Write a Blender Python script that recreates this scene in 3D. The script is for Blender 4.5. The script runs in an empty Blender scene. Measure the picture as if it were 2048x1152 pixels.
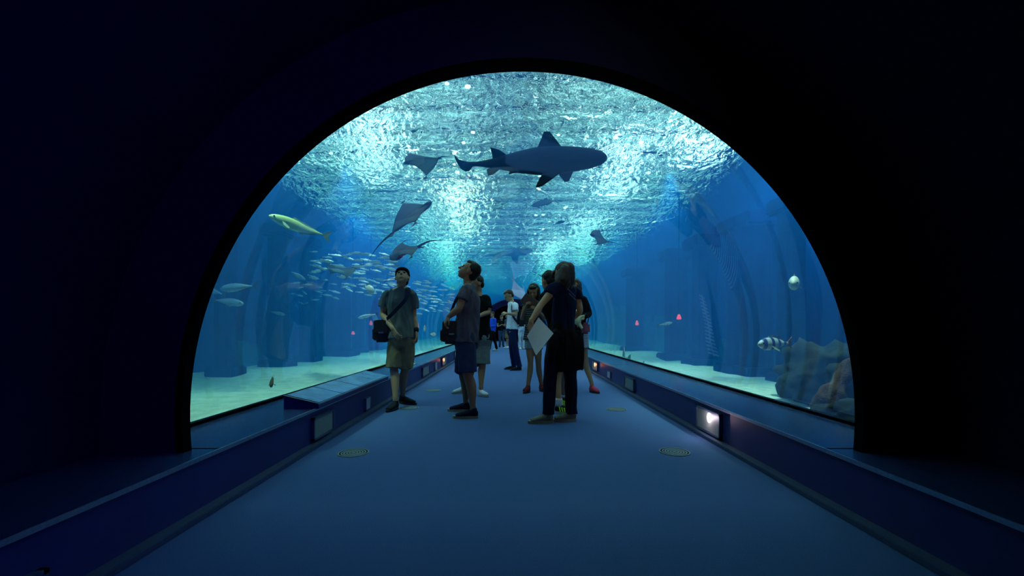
import bpy, bmesh, math, random
from mathutils import Vector, Matrix, Euler, noise
R = math.radians
random.seed(7)
sc = bpy.context.scene
COL = sc.collection

# ---------------------------------------------------------------- camera
CAM_Z, F, CX, HY = 1.05, 870.0, 1023.0, 653.0
cam_data = bpy.data.cameras.new('camera'); cam = bpy.data.objects.new('camera', cam_data); COL.objects.link(cam)
cam.location = (0, 0, CAM_Z); cam.rotation_euler = (R(90), 0, 0)
cam_data.sensor_width = 36; cam_data.lens = 36*F/2048
cam_data.shift_y = (HY-576)/2048; cam_data.shift_x = -(CX-1024)/2048
cam_data.clip_start = .02; cam_data.clip_end = 200
sc.camera = cam

# ---------------------------------------------------------------- world: the dim daylit hall over the tank
w = bpy.data.worlds.new('world'); sc.world = w; w.use_nodes = True
bg = w.node_tree.nodes['Background']
nt = w.node_tree
_tc = nt.nodes.new('ShaderNodeTexCoord'); _sx = nt.nodes.new('ShaderNodeSeparateXYZ'); _cr = nt.nodes.new('ShaderNodeValToRGB')
nt.links.new(_tc.outputs['Generated'], _sx.inputs[0]); nt.links.new(_sx.outputs['Z'], _cr.inputs[0]); nt.links.new(_cr.outputs[0], bg.inputs['Color'])
_e = _cr.color_ramp.elements
_e[0].position = .15; _e[0].color = (.02, .10, .16, 1); _e[1].position = .85; _e[1].color = (.62, 1, .96, 1)
_x = _e.new(.5); _x.color = (.24, .50, .52, 1)
bg.inputs['Strength'].default_value = 2.7

# ---------------------------------------------------------------- view and light transport
sc.view_settings.view_transform = 'Standard'; sc.view_settings.look = 'None'
sc.view_settings.gamma = 1; sc.view_settings.use_curve_mapping = False
sc.view_settings.exposure = 0.25
cy = sc.cycles
cy.use_denoising = True
try: cy.denoiser = 'OPENIMAGEDENOISE'
except Exception: pass
cy.max_bounces = 6; cy.diffuse_bounces = 2; cy.glossy_bounces = 3; cy.transmission_bounces = 5
cy.volume_bounces = 1; cy.transparent_max_bounces = 16
cy.sample_clamp_indirect = 3.0; cy.sample_clamp_direct = 0; cy.blur_glossy = .3
cy.use_adaptive_sampling = True; cy.adaptive_threshold = .03

def lamp(name, kind, loc, target, energy, color=(1, 1, 1), size=.1, spot=100, blend=.6, size_y=None):
    d = bpy.data.lights.new(name, kind); d.energy = energy; d.color = color
    if kind == 'SPOT': d.spot_size = R(spot); d.spot_blend = blend; d.shadow_soft_size = size
    elif kind == 'AREA':
        d.size = size
        if size_y: d.shape = 'RECTANGLE'; d.size_y = size_y
    else: d.shadow_soft_size = size
    o = bpy.data.objects.new(name, d); COL.objects.link(o); o.location = loc
    o.rotation_euler = (Vector(target)-Vector(loc)).to_track_quat('-Z', 'Y').to_euler()
    return o
# lights over and under the water, either side of the tunnel
SURF = 4.4
IOR = 1.25
def above(px, py, zl):
    """the point at height zl over the water that photo pixel (px, py) sees through flat water"""
    d = Vector(((px-CX)/F, 1, -(py-HY)/F)); p = Vector((0, 0, CAM_Z))+d*((SURF-CAM_Z)/d.z)
    d.normalize(); h = Vector((d.x, d.y, 0)); si = h.length/IOR; h.normalize()
    return p+Vector((h.x, h.y, 0))*((zl-SURF)*si/math.sqrt(1-si*si))+Vector((0, 0, zl-SURF))
# fluorescent strips in rows over the water: (top pixel, bottom pixel of the patch they make, width, power, colour)
STRIPS = [((735, 215), (760, 370), .5, 120, (.85, .93, 1)), ((905, 360), (930, 470), .55, 120, (1, .86, .62)), ((890, 480), (905, 580), .8, 100, (.85, .97, 1)),
          ((640, 300), (690, 330), .5, 60, (.7, .95, 1)), ((1262, 270), (1225, 400), .5, 120, (.9, .95, 1)), ((1420, 250), (1385, 330), .7, 160, (.88, .9, 1)),
          ((1180, 430), (1160, 530), .7, 90, (.85, .95, 1)), ((1110, 480), (1085, 570), .6, 100, (.85, .95, 1)), ((850, 420), (870, 560), .4, 60, (.7, .92, 1))]
for (p0, p1, wd, e, c) in STRIPS:
    a = above(*p0, 6.2); b = above(*p1, 6.2); L_ = (b-a).length
    o = lamp('strip_lamp', 'AREA', (a+b)/2, (a+b)/2-Vector((0, 0, 1)), e*.155*L_*wd, c, wd, size_y=L_)
    o.rotation_euler = (0, 0, math.atan2(-(b-a).x, (b-a).y))
# fill spots added just under the water to brighten sand, walls and haze
for (x, y, e, c) in [(-3.1, 4.9, 470, (.62, 1, .82)), (-3.2, 8.4, 430, (.80, 1, .96)), (-3.2, 13, 400, (.80, 1, 1)), (-3.2, 19, 340, (.8, 1, 1)), (-3.2, 26, 340, (.8, 1, 1)),
                     (3.3, 5.0, 800, (.80, 1, .92)), (3.3, 9, 600, (.80, 1, .96)), (3.4, 14, 320, (.8, .97, 1)), (3.4, 20, 340, (.8, 1, 1)), (3.4, 26, 340, (.8, 1, 1))]:
    lamp('underwater_fill', 'SPOT', (x, y, SURF-.15), (x*.95, y+.2, 0), e, c, .1, 64, .95)
# an added violet-blue fill high on the right
lamp('underwater_fill', 'SPOT', (4.6, 7.0, SURF-.2), (4.5, 7.4, 0), 420, (.55, .62, 1), .1, 90, .8)
lamp('underwater_fill', 'SPOT', (-4.3, 12.0, SURF-.2), (-4.2, 12.2, 0), 300, (.45, .66, 1), .1, 130, .8)
# added faint blue fill behind the camera that tints the dark lobby
lamp('lobby_fill', 'SPOT', (.9, -1.4, 1.9), (-2.3, 1.5, 1.7), 95, (.05, .05, 1), .3, 100, 1)
# added weak greenish fill spot that brightens the visitors from the front
lamp('lobby_fill', 'SPOT', (.5, -1.2, 2.5), (0, 6.5, 1.5), 60, (.85, 1, .6), .15, 32, 1)

# ---------------------------------------------------------------- helpers
def lin(c): return tuple((v/12.92 if v <= .04045 else ((v+.055)/1.055)**2.4) for v in c)
def rgb(r, g, b): return lin((r/255, g/255, b/255))
_mats = {}
def mat(name, color, rough=.6, metal=0.0, spec=.5, var=.12, scale=30, bump=.0, bscale=200, sheen=0, coat=0, sub=0):
    if name in _mats: return _mats[name]
    m = bpy.data.materials.new(name); m.use_nodes = True; _mats[name] = m
    nt = m.node_tree; b = nt.nodes['Principled BSDF']
    b.inputs['Roughness'].default_value = rough; b.inputs['Metallic'].default_value = metal
    b.inputs['Specular IOR Level'].default_value = spec
    if sheen: b.inputs['Sheen Weight'].default_value = sheen
    if coat: b.inputs['Coat Weight'].default_value = coat
    if sub: b.inputs['Subsurface Weight'].default_value = 0
    tc = nt.nodes.new('ShaderNodeTexCoord')
    n = nt.nodes.new('ShaderNodeTexNoise'); n.inputs['Scale'].default_value = scale; n.inputs['Detail'].default_value = 4
    nt.links.new(tc.outputs['Object'], n.inputs['Vector'])
    mr = nt.nodes.new('ShaderNodeMapRange'); mr.inputs['From Min'].default_value = .3; mr.inputs['From Max'].default_value = .7
    mr.inputs['To Min'].default_value = 1-var; mr.inputs['To Max'].default_value = 1+var
    nt.links.new(n.outputs['Fac'], mr.inputs['Value'])
    mx = nt.nodes.new('ShaderNodeVectorMath'); mx.operation = 'SCALE'; mx.inputs[0].default_value = color[:3]
    nt.links.new(mr.outputs[0], mx.inputs['Scale']); nt.links.new(mx.outputs[0], b.inputs['Base Color'])
    if bump:
        n2 = nt.nodes.new('ShaderNodeTexNoise'); n2.inputs['Scale'].default_value = bscale; n2.inputs['Detail'].default_value = 3
        nt.links.new(tc.outputs['Object'], n2.inputs['Vector'])
        bp = nt.nodes.new('ShaderNodeBump'); bp.inputs['Strength'].default_value = bump; bp.inputs['Distance'].default_value = .01
        nt.links.new(n2.outputs['Fac'], bp.inputs['Height']); nt.links.new(bp.outputs[0], b.inputs['Normal'])
    return m
def tag(o, label=None, cat=None, group=None, kind=None):
    if label: o['label'] = label
    if cat: o['category'] = cat
    if group: o['group'] = group
    if kind: o['kind'] = kind
    return o
def obj(name, me_or_bm, m=None, parent=None, smooth=False, loc=None):
    if isinstance(me_or_bm, bmesh.types.BMesh):
        me = bpy.data.meshes.new(name); me_or_bm.to_mesh(me); me_or_bm.free()
    else: me = me_or_bm
    if m is not None:
        me.materials.clear()
        for q in (m if isinstance(m, (list, tuple)) else [m]): me.materials.append(q)
    if smooth:
        me.polygons.foreach_set('use_smooth', [True]*len(me.polygons))
    o = bpy.data.objects.new(name, me); COL.objects.link(o)
    if parent is not None: o.parent = parent
    if loc is not None: o.location = loc
    return o
def empty(name, loc=(0, 0, 0), rot=(0, 0, 0)):
    o = bpy.data.objects.new(name, None); COL.objects.link(o); o.location = loc; o.rotation_euler = rot
    o.empty_display_size = .1
    return o
def box(bm, lo, hi, bevel=0):
    r = bmesh.ops.create_cube(bm, size=1)
    lo = Vector(lo); hi = Vector(hi); c = (lo+hi)/2; s = hi-lo
    for v in r['verts']: v.co = Vector((v.co.x*s.x, v.co.y*s.y, v.co.z*s.z))+c
    if bevel:
        es = list({e for v in r['verts'] for e in v.link_edges})
        bmesh.ops.bevel(bm, geom=es, offset=bevel, segments=2, affect='EDGES')
    return bm
def boxes(*bs, bevel=0):
    bm = bmesh.new()
    for lo, hi in bs: box(bm, lo, hi, bevel)
    return bm
def extrude_y(pts, y0, y1, closed=True, n=1, caps=True):
    """cross-section points (x, z) swept along y"""
    bm = bmesh.new(); rings = []
    for k in range(n+1):
        y = y0+(y1-y0)*k/n
        rings.append([bm.verts.new((x, y, z)) for x, z in pts])
    m = len(pts)
    for a, b in zip(rings, rings[1:]):
        for i in range(m if closed else m-1):
            j = (i+1) % m
            bm.faces.new((a[i], a[j], b[j], b[i]))
    if closed and caps:
        bm.faces.new(rings[0][::-1]); bm.faces.new(rings[-1])
    bmesh.ops.recalc_face_normals(bm, faces=bm.faces)
    return bm
def at(px, py, Y):
    """the point at depth Y seen at photo pixel (px, py)"""
    return Vector(((px-CX)*Y/F, Y, CAM_Z-(py-HY)*Y/F))

# ---------------------------------------------------------------- the tunnel: dimensions
FX, FA, FB, FZ = .064, 1.952, 2.02, .53          # opening ellipse (centre x, semi axes, centre z)
GX, GA, GB, GZ = .09, 2.37, 2.36, .55            # acrylic ellipse
YF, YE, YT = 2.54, 30.0, 46.0                            # opening plane, far portal
BL, BR, BH = -1.72, 1.85, .33                    # bench fronts and bench height
WL, WR = -6.0, 5.2                               # tank side walls
SAND = .18
def arc(cx, a, b, cz, zlow, n=64):
    t0 = math.asin((zlow-cz)/b) if abs((zlow-cz)/b) < 1 else 0
    return [(cx+a*math.cos(t0+(math.pi-2*t0)*i/n), cz+b*math.sin(t0+(math.pi-2*t0)*i/n)) for i in range(n+1)]

# materials of the setting
def noise_nodes(nt, scale, detail=4, vec=None, dist=0):
    n = nt.nodes.new('ShaderNodeTexNoise'); n.inputs['Scale'].default_value = scale; n.inputs['Detail'].default_value = detail
    n.inputs['Distortion'].default_value = dist
    if vec is not None: nt.links.new(vec, n.inputs['Vector'])
    return n
carpet = mat('carpet', rgb(66, 92, 138), .95, var=.10, scale=140, bump=.5, bscale=420, spec=.2)
navy = mat('navy_paint', rgb(18, 20, 60), .85, var=.1, scale=3, spec=.12)
black = mat('black_rubber', rgb(5, 5, 9), .9, spec=.02)
bench_top_m = mat('bench_laminate', rgb(34, 54, 96), .25, var=.15, scale=5, spec=.6)
bench_front_m = mat('bench_front_paint', rgb(34, 38, 96), .5, var=.06, scale=6, spec=.4)
metal = mat('brushed_metal', rgb(150, 160, 175), .35, metal=.9, var=.1, scale=60)
kick_m = mat('kick_metal', rgb(70, 84, 110), .45, metal=.4, var=.1, scale=40)
sand_m = mat('sand', rgb(226, 222, 200), .95, var=.16, scale=7, bump=.6, bscale=55, spec=.1)
wall_m = mat('tank_wall', rgb(5, 34, 84), .95, var=.35, scale=.9, bump=.6, bscale=5, spec=.05)
rock_m = mat('reef_rock', rgb(50, 54, 44), .95, var=.45, scale=4, bump=1, bscale=14, spec=.1)

def structure(name, bm, m, parent=None, smooth=False):
    o = obj(name, bm, m, parent, smooth)
    if parent is None: o['kind'] = 'structure'
    return o

# floor, walkway and lobby in one carpet
structure('floor', boxes(((-2.6, -4, -.06), (2.7, YE+8, 0))), carpet)
# lobby vault: dark painted barrel towards the camera, open at the tank end
VA, VB = 2.42, 2.42
pts = [(FX-VA-.02, -.06)]+[(x, z) for x, z in arc(FX, VA, VB, FZ, FZ, 48)][::-1]+[(FX+VA+.02, -.06)]
outer = [(FX+3.4, -.06), (FX+3.4, 3.6), (FX-3.4, 3.6), (FX-3.4, -.06)]
structure('ceiling', extrude_y(pts+outer, -4, YF-.05), navy)
structure('wall_back', boxes(((-3.4, -4.1, -.06), (3.5, -4, 3.6))), navy)
# front wall around the opening
fr = [(x, z) for x, z in arc(FX, FA, FB, FZ, .28, 96)][::-1]
pts = [(fr[0][0], -.06)]+fr+[(fr[-1][0], -.06), (7.5, -.06), (7.5, 6.5), (-7.5, 6.5), (-7.5, -.06)]
structure('wall_front', extrude_y(pts, YF-.05, YF), navy)
# black gasket round the opening
inn = arc(FX, FA-.012, FB-.012, FZ, .30, 96); out_ = arc(FX, FA+.03, FB+.03, FZ, .30, 96)
structure('trim_1', extrude_y(inn+out_[::-1], YF-.065, YF), black, smooth=False)

# acrylic tunnel
def glass_mat():
    m = bpy.data.materials.new('acrylic'); m.use_nodes = True; nt = m.node_tree; nt.nodes.clear()
    o = nt.nodes.new('ShaderNodeOutputMaterial'); mix = nt.nodes.new('ShaderNodeMixShader')
    tr = nt.nodes.new('ShaderNodeBsdfTransparent'); tr.inputs[0].default_value = (.97, .985, 1, 1)
    gl = nt.nodes.new('ShaderNodeBsdfGlossy'); gl.inputs['Roughness'].default_value = .03
    fr = nt.nodes.new('ShaderNodeFresnel'); fr.inputs['IOR'].default_value = 1.28
    mul = nt.nodes.new('ShaderNodeMath'); mul.operation = 'MULTIPLY'; mul.inputs[1].default_value = .28
    nt.links.new(fr.outputs[0], mul.inputs[0])
    nt.links.new(mul.outputs[0], mix.inputs[0]); nt.links.new(tr.outputs[0], mix.inputs[1]); nt.links.new(gl.outputs[0], mix.inputs[2])
    nt.links.new(mix.outputs[0], o.inputs[0]); return m
acr = glass_mat()
structure('window_1', extrude_y(arc(GX, GA, GB, GZ, .29, 96), YF, YE, closed=False, n=10), acr, smooth=True)

# water body: pure volume round the outside of the acrylic
def water_mat():
    m = bpy.data.materials.new('water'); m.use_nodes = True; nt = m.node_tree; nt.nodes.clear()
    o = nt.nodes.new('ShaderNodeOutputMaterial')
    a = nt.nodes.new('ShaderNodeVolumeAbsorption'); s = nt.nodes.new('ShaderNodeVolumeScatter'); ad = nt.nodes.new('ShaderNodeAddShader')
    a.inputs['Color'].default_value = (.0, .68, .94, 1); a.inputs['Density'].default_value = .21
    s.inputs['Color'].default_value = (.02, .27, 1.0, 1); s.inputs['Density'].default_value = .13; s.inputs['Anisotropy'].default_value = .35
    nt.links.new(a.outputs[0], ad.inputs[0]); nt.links.new(s.outputs[0], ad.inputs[1]); nt.links.new(ad.outputs[0], o.inputs['Volume'])
    return m
ga = arc(GX, GA+.02, GB+.02, GZ, .10, 64)
pts = [(WL-.2, .0), (ga[-1][0]-.0, .0)]+ga[::-1]+[(ga[0][0], .0), (WR+.2, .0), (WR+.2, SURF), (WL-.2, SURF)]
o = structure('water', extrude_y(pts, YF+.12, YT), water_mat()); 

# water surface seen from below
def surface_mat():
    m = bpy.data.materials.new('rippled_surface'); m.use_nodes = True; nt = m.node_tree; nt.nodes.clear(); L = nt.links.new
    o = nt.nodes.new('ShaderNodeOutputMaterial')
    tc = nt.nodes.new('ShaderNodeTexCoord')
    sx = nt.nodes.new('ShaderNodeSeparateXYZ'); L(tc.outputs['Object'], sx.inputs[0]); cb = nt.nodes.new('ShaderNodeCombineXYZ')
    def M_(op, a, b=None):
        q = nt.nodes.new('ShaderNodeMath'); q.operation = op
        for i, v in enumerate((a, b)):
            if v is None: continue
            if isinstance(v, (int, float)): q.inputs[i].default_value = v
            else: L(v, q.inputs[i])
        return q.outputs[0]
    # the ripples grow longer with distance, shaped after refraction in the curved acrylic
    L(M_('MULTIPLY', M_('POWER', M_('DIVIDE', sx.outputs['Y'], 7), -.5), sx.outputs['X']), cb.inputs[0]); L(M_('MULTIPLY', M_('LOGARITHM', sx.outputs['Y'], math.e), 4.2), cb.inputs[1])
    n1 = noise_nodes(nt, 8.5, 3, cb.outputs[0], .5)
    n2 = noise_nodes(nt, 2.1, 2, tc.outputs['Object'], .8)
    ad = nt.nodes.new('ShaderNodeMath'); ad.operation = 'MULTIPLY_ADD'; ad.inputs[1].default_value = 1.3
    L(n2.outputs['Fac'], ad.inputs[0]); L(n1.outputs['Fac'], ad.inputs[2])
    bp = nt.nodes.new('ShaderNodeBump'); bp.inputs['Strength'].default_value = 1; bp.inputs['Distance'].default_value = .19
    L(ad.outputs[0], bp.inputs['Height'])
    rf = nt.nodes.new('ShaderNodeBsdfRefraction'); rf.inputs['IOR'].default_value = IOR; rf.inputs['Roughness'].default_value = .025
    rf.inputs['Color'].default_value = (.85, .97, 1, 1)
    gl = nt.nodes.new('ShaderNodeBsdfGlossy'); gl.inputs['Roughness'].default_value = .10; gl.inputs['Color'].default_value = (.8, .95, 1, 1)
    tr = nt.nodes.new('ShaderNodeBsdfTransparent'); tr.inputs[0].default_value = (.95, 1, 1, 1)
    L(bp.outputs[0], rf.inputs['Normal']); L(bp.outputs[0], gl.inputs['Normal'])
    m1 = nt.nodes.new('ShaderNodeMixShader'); m1.inputs[0].default_value = .25
    L(rf.outputs[0], m1.inputs[1]); L(gl.outputs[0], m1.inputs[2])
    m2 = nt.nodes.new('ShaderNodeMixShader'); m2.inputs[0].default_value = .12
    L(m1.outputs[0], m2.inputs[1]); L(tr.outputs[0], m2.inputs[2]); L(m2.outputs[0], o.inputs[0])
    return m
bm = bmesh.new()
vs = [bm.verts.new(p) for p in ((WL-.2, YF+.12, SURF+.01), (WR+.2, YF+.12, SURF+.01), (WR+.2, YT, SURF+.01), (WL-.2, YT, SURF+.01))]
bm.faces.new(vs[::-1])
structure('water_surface', bm, surface_mat())

# sand bed either side, with low dunes
def sand_bed(name, x0, x1):
    bm = bmesh.new(); nx, ny = 40, 160; g = []
    for j in range(ny+1):
        row = []
        for i in range(nx+1):
            x = x0+(x1-x0)*i/nx; y = YF+.12+(YT-YF)*j/ny
            z = SAND+.05*noise.noise(Vector((x*.7, y*.7, 3)))+.02*noise.noise(Vector((x*3, y*3, 1)))
            row.append(bm.verts.new((x, y, z)))
        g.append(row)
    for j in range(ny):
        for i in range(nx): bm.faces.new((g[j][i], g[j][i+1], g[j+1][i+1], g[j+1][i]))
    o = obj(name, bm, sand_m, smooth=True); tag(o, kind='structure'); return o
sand_bed('ground_left', WL-.3, GX-GA+.02); sand_bed('ground_right', GX+GA-.02, WR+.3)

# tank walls; the part above the water is added to darken its edges
structure('wall_left', boxes(((WL-.4, YF, 0), (WL, YT+.2, SURF+1.75))), wall_m)
structure('wall_right', boxes(((WR, YF, 0), (WR+.4, YT+.2, SURF+1.75))), wall_m)
# end wall of the tank, and the dark portal and tube in which the walkway goes on
structure('wall_end', boxes(((WL-.4, YT, 0), (WR+.4, YT+.3, SURF+.35))), wall_m)
fr = arc(FX, FA, FB, FZ, .28, 48)[::-1]; ou = arc(GX, GA+.05, GB+.05, GZ, -.06, 48)
structure('wall_portal', extrude_y([(fr[0][0], -.06)]+fr+[(fr[-1][0], -.06)]+ou, YE, YE+8), navy)
structure('wall_far', boxes(((-2.4, YE+8, -.06), (2.6, YE+8.2, 3))), navy)

# benches under the acrylic
def bench(name, side):
    s = -1 if side == 'left' else 1
    xf = BL if s < 0 else BR; xb = (GX-GA-.04) if s < 0 else (GX+GA+.04)
    def X(a, b, z0, z1, y0=-4, y1=YE): return ((min(a, b), y0, z0), (max(a, b), y1, z1))
    t = structure('trim_'+name, boxes(X(xf+s*.02, xb, 0, BH-.03)), bench_front_m)
    obj('bench_top', boxes(X(xf, xb, BH-.03, BH), bevel=.006), bench_top_m, t)
    obj('edge_strip', boxes(X(xf-s*.006, xf+s*.002, BH-.022, BH+.002)), metal, t)
    obj('kick_board', boxes(X(xf-s*.05, xf+s*.03, 0, .035), bevel=.004), kick_m, t)
    obj('glass_rim', boxes(X(xb, xb-s*.05, BH, BH+.03, YF+.12)), black, t)
    # joints
    bm = bmesh.new()
    for y in (YF+.02, 8.2, 14, 20, 26): box(bm, (min(xf, xb), y, BH), (max(xf, xb), y+.012, BH+.0015))
    obj('joint_line', bm, black, t)
    return t
bench('2', 'left'); bench('3', 'right')

# unseen slats added over the water: a darker middle, and contrast for the ripples
gp = mat('added_slat_paint', rgb(30, 44, 52), .8)
obj('added_slats', boxes(*[((-.6+.3*i, 3, 6.5), (-.6+.3*i+.13, YT, 6.56)) for i in range(5)]), gp)['kind'] = 'structure'
rb = random.Random(3)
lat = [((-14, 2+j*.95, 8.2), (14, 2+j*.95+rb.uniform(.12, .3), 8.35)) for j in range(58)]+[((-13+i*1.3, 2, 8.4), (-13+i*1.3+.22, 58, 8.5)) for i in range(21)]
obj('added_slats', boxes(*lat), gp)['kind'] = 'structure'
# unseen glowing spheres added over the water to make the ripples sparkle
wl = bpy.data.materials.new('sparkle_glow'); wl.use_nodes = True; b_ = wl.node_tree.nodes['Principled BSDF']
b_.inputs['Emission Color'].default_value = (.9, .97, 1, 1); b_.inputs['Emission Strength'].default_value = 26; wl.cycles.emission_sampling = 'NONE'
bm = bmesh.new()
for k in range(150):
    x, y = rb.uniform(-6.5, 6.5), 6.5+rb.random()**.8*30
    if abs(x-.1) < .9 or (abs(x) > 5 and y > 20): continue
    r = bmesh.ops.create_uvsphere(bm, u_segments=10, v_segments=6, radius=rb.uniform(.05, .10))
    for v in r['verts']: v.co = Vector((v.co.x+x, v.co.y+y, v.co.z*.5+6.9))
obj('sparkle_spheres', bm, wl)['kind'] = 'structure'

# ================================================================ fish
def fish_mat(name, back, belly, rough=.35, stripes=0, stripe_col=(0, 0, 0), z0=-.02, z1=.06):
    m = mat(name, back, rough, spec=.5 if rough < .5 else .06); nt = m.node_tree; L = nt.links.new; b = nt.nodes['Principled BSDF']
    tc = nt.nodes.new('ShaderNodeTexCoord'); sx = nt.nodes.new('ShaderNodeSeparateXYZ'); L(tc.outputs['Object'], sx.inputs[0])
    mr = nt.nodes.new('ShaderNodeMapRange'); mr.inputs['From Min'].default_value = z0; mr.inputs['From Max'].default_value = z1
    L(sx.outputs['Z'], mr.inputs['Value'])
    mx = nt.nodes.new('ShaderNodeMix'); mx.data_type = 'RGBA'; L(mr.outputs[0], mx.inputs[0])
    mx.inputs[6].default_value = (*belly, 1); mx.inputs[7].default_value = (*back, 1); out = mx.outputs[2]
    if stripes:
        wv = nt.nodes.new('ShaderNodeTexWave'); wv.wave_type = 'BANDS'; wv.bands_direction = 'X'
        wv.inputs['Scale'].default_value = stripes; wv.inputs['Distortion'].default_value = 1.2
        L(tc.outputs['Object'], wv.inputs['Vector'])
        cr = nt.nodes.new('ShaderNodeMapRange'); cr.inputs['From Min'].default_value = .55; cr.inputs['From Max'].default_value = .7
        L(wv.outputs['Fac'], cr.inputs['Value'])
        m2 = nt.nodes.new('ShaderNodeMix'); m2.data_type = 'RGBA'; L(cr.outputs[0], m2.inputs[0]); L(out, m2.inputs[6])
        m2.inputs[7].default_value = (*stripe_col, 1); out = m2.outputs[2]
    L(out, b.inputs['Base Color']); return m
silver = fish_mat('silver_scales', rgb(170, 200, 214), rgb(250, 252, 250), .3, z0=-.01, z1=.03)
jackm = fish_mat('amberjack_skin', rgb(186, 196, 84), rgb(242, 240, 180), .35, z0=-.06, z1=.1)
jackb = fish_mat('jack_skin', rgb(60, 96, 150), rgb(170, 190, 200), .4, z0=-.04, z1=.06)
breamm = fish_mat('bream_skin', rgb(190, 196, 200), rgb(240, 236, 220), .35, 2.3, rgb(40, 46, 110), z0=-.06, z1=.06)
paleskin = fish_mat('pale_bream_skin', rgb(215, 205, 180), rgb(245, 242, 230), .4, z0=-.06, z1=.1)
sharkm = fish_mat('shark_skin', rgb(14, 22, 20), rgb(34, 46, 38), .6, z0=-.10, z1=.10)
raym = fish_mat('ray_skin', rgb(16, 26, 30), rgb(50, 70, 68), .55, z0=-.01, z1=.01)
brownm = fish_mat('brown_skin', rgb(92, 84, 60), rgb(150, 140, 112), .6, z0=-.04, z1=.04)
finm = mat('fin_membrane', rgb(130, 140, 110), .5)
find = mat('dark_fin', rgb(60, 76, 84), .5)
eyem = mat('eye_gloss', rgb(8, 8, 10), .1, spec=.8)
redfin = mat('reddish_fin', rgb(190, 96, 84), .5)

PROF = {  # (t along the body from snout, half height, half width)
    'jack': [(0, .004, .004), (.03, .035, .022), (.09, .066, .042), (.2, .096, .06), (.34, .112, .068), (.5, .106, .06), (.65, .082, .045), (.8, .045, .026), (.9, .02, .014), (.97, .014, .010)],
    'bream': [(0, .006, .005), (.04, .06, .035), (.11, .115, .056), (.22, .155, .07), (.36, .17, .072), (.52, .155, .06), (.68, .11, .042), (.82, .055, .024), (.92, .034, .014), (.97, .036, .010)],
    'angel': [(0, .01, .006), (.05, .09, .035), (.14, .20, .05), (.28, .29, .056), (.45, .31, .052), (.62, .26, .044), (.78, .16, .028), (.9, .07, .016), (.97, .06, .010)],
    'sardine': [(0, .006, .005), (.05, .04, .025), (.15, .072, .04), (.35, .095, .046), (.55, .088, .04), (.75, .055, .026), (.9, .022, .012), (.97, .02, .008)],
    'shark': [(0, .018, .026), (.025, .038, .050), (.09, .056, .068), (.17, .068, .074), (.27, .078, .072), (.38, .078, .066), (.5, .058, .047), (.6, .037, .031), (.7, .023, .019), (.8, .014, .011), (.9, .016, .010), (.98, .008, .005)]}
def loft(bm, rings, cap=True):
    vs = [[bm.verts.new(p) for p in r] for r in rings]; m = len(vs[0])
    for a, b in zip(vs, vs[1:]):
        for i in range(m): bm.faces.new((a[i], a[(i+1) % m], b[(i+1) % m], b[i]))
    if cap: bm.faces.new(vs[0][::-1]); bm.faces.new(vs[-1])
    return vs
def lerp_prof(prof, t):
    for a, b in zip(prof, prof[1:]):
        if t <= b[0]:
            k = (t-a[0])/(b[0]-a[0]); k = max(0, min(1, k))
            return tuple(a[i]+(b[i]-a[i])*k for i in range(len(a)))
    return prof[-1]
def bend_y(x, L_, bend): return bend*L_*math.sin(max(0, (.5-x/L_))*2.6)**2*(1 if bend else 0) if x < .5*L_ else 0
def fish_body(L_, kind, bend=0, n=22, seg=16, hs=1, ws=1):
    prof = PROF[kind]; bm = bmesh.new(); rings = []
    for k in range(n+1):
        t = .97*(k/n)**1.15 if k else 0
        _, h, wd = lerp_prof(prof, t); x = L_*(.5-t)
        rings.append([(x, bend_y(x, L_, bend)+wd*ws*L_*math.cos(2*math.pi*i/seg), h*hs*L_*math.sin(2*math.pi*i/seg)*(1.0 if math.sin(2*math.pi*i/seg) > 0 else .95)) for i in range(seg)])
    loft(bm, rings); bmesh.ops.recalc_face_normals(bm, faces=bm.faces); return bm
def fin(pts, L_, th=.006, bend=0, sub=1):
    """flat fin outline (x, z) in body lengths, given a thickness that follows the body bend"""
    bm = bmesh.new(); a = []; b = []
    for x, z in pts:
        y = bend_y(x*L_, L_, bend)
        a.append(bm.verts.new((x*L_, y-th*L_/2, z*L_))); b.append(bm.verts.new((x*L_, y+th*L_/2, z*L_)))
    n = len(pts); bm.faces.new(a[::-1]); bm.faces.new(b)
    for i in range(n): bm.faces.new((a[i], a[(i+1) % n], b[(i+1) % n], b[i]))
    bmesh.ops.recalc_face_normals(bm, faces=bm.faces); return bm
def side_fin(pts, L_, side, root, out=.5, down=.5, th=.006):
    """paired fin: outline (x along body, r outwards)"""
    bm = bmesh.new(); a = []; b = []
    for x, r in pts:
        p = Vector((x*L_, side*(root[1]+r*out)*L_, (root[2]-r*down)*L_)); a.append(bm.verts.new(p)); b.append(bm.verts.new(p+Vector((0, 0, -th*L_))))
    n = len(pts); bm.faces.new(a); bm.faces.new(b[::-1])
    for i in range(n): bm.faces.new((a[i], a[(i+1) % n], b[(i+1) % n], b[i]))
    bmesh.ops.recalc_face_normals(bm, faces=bm.faces); return bm
def orient(o, head, tail, up=(0, 0, 1), roll=0):
    f = (Vector(head)-Vector(tail)).normalized(); u = Vector(up); s = u.cross(f).normalized(); u = f.cross(s)
    M = Matrix((f, s, u)).transposed().to_4x4()
    if roll: M = M @ Matrix.Rotation(R(roll), 4, 'X')
    M.translation = (Vector(head)+Vector(tail))/2; o.matrix_world = M
    o.location = M.translation; o.rotation_euler = M.to_euler()
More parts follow.
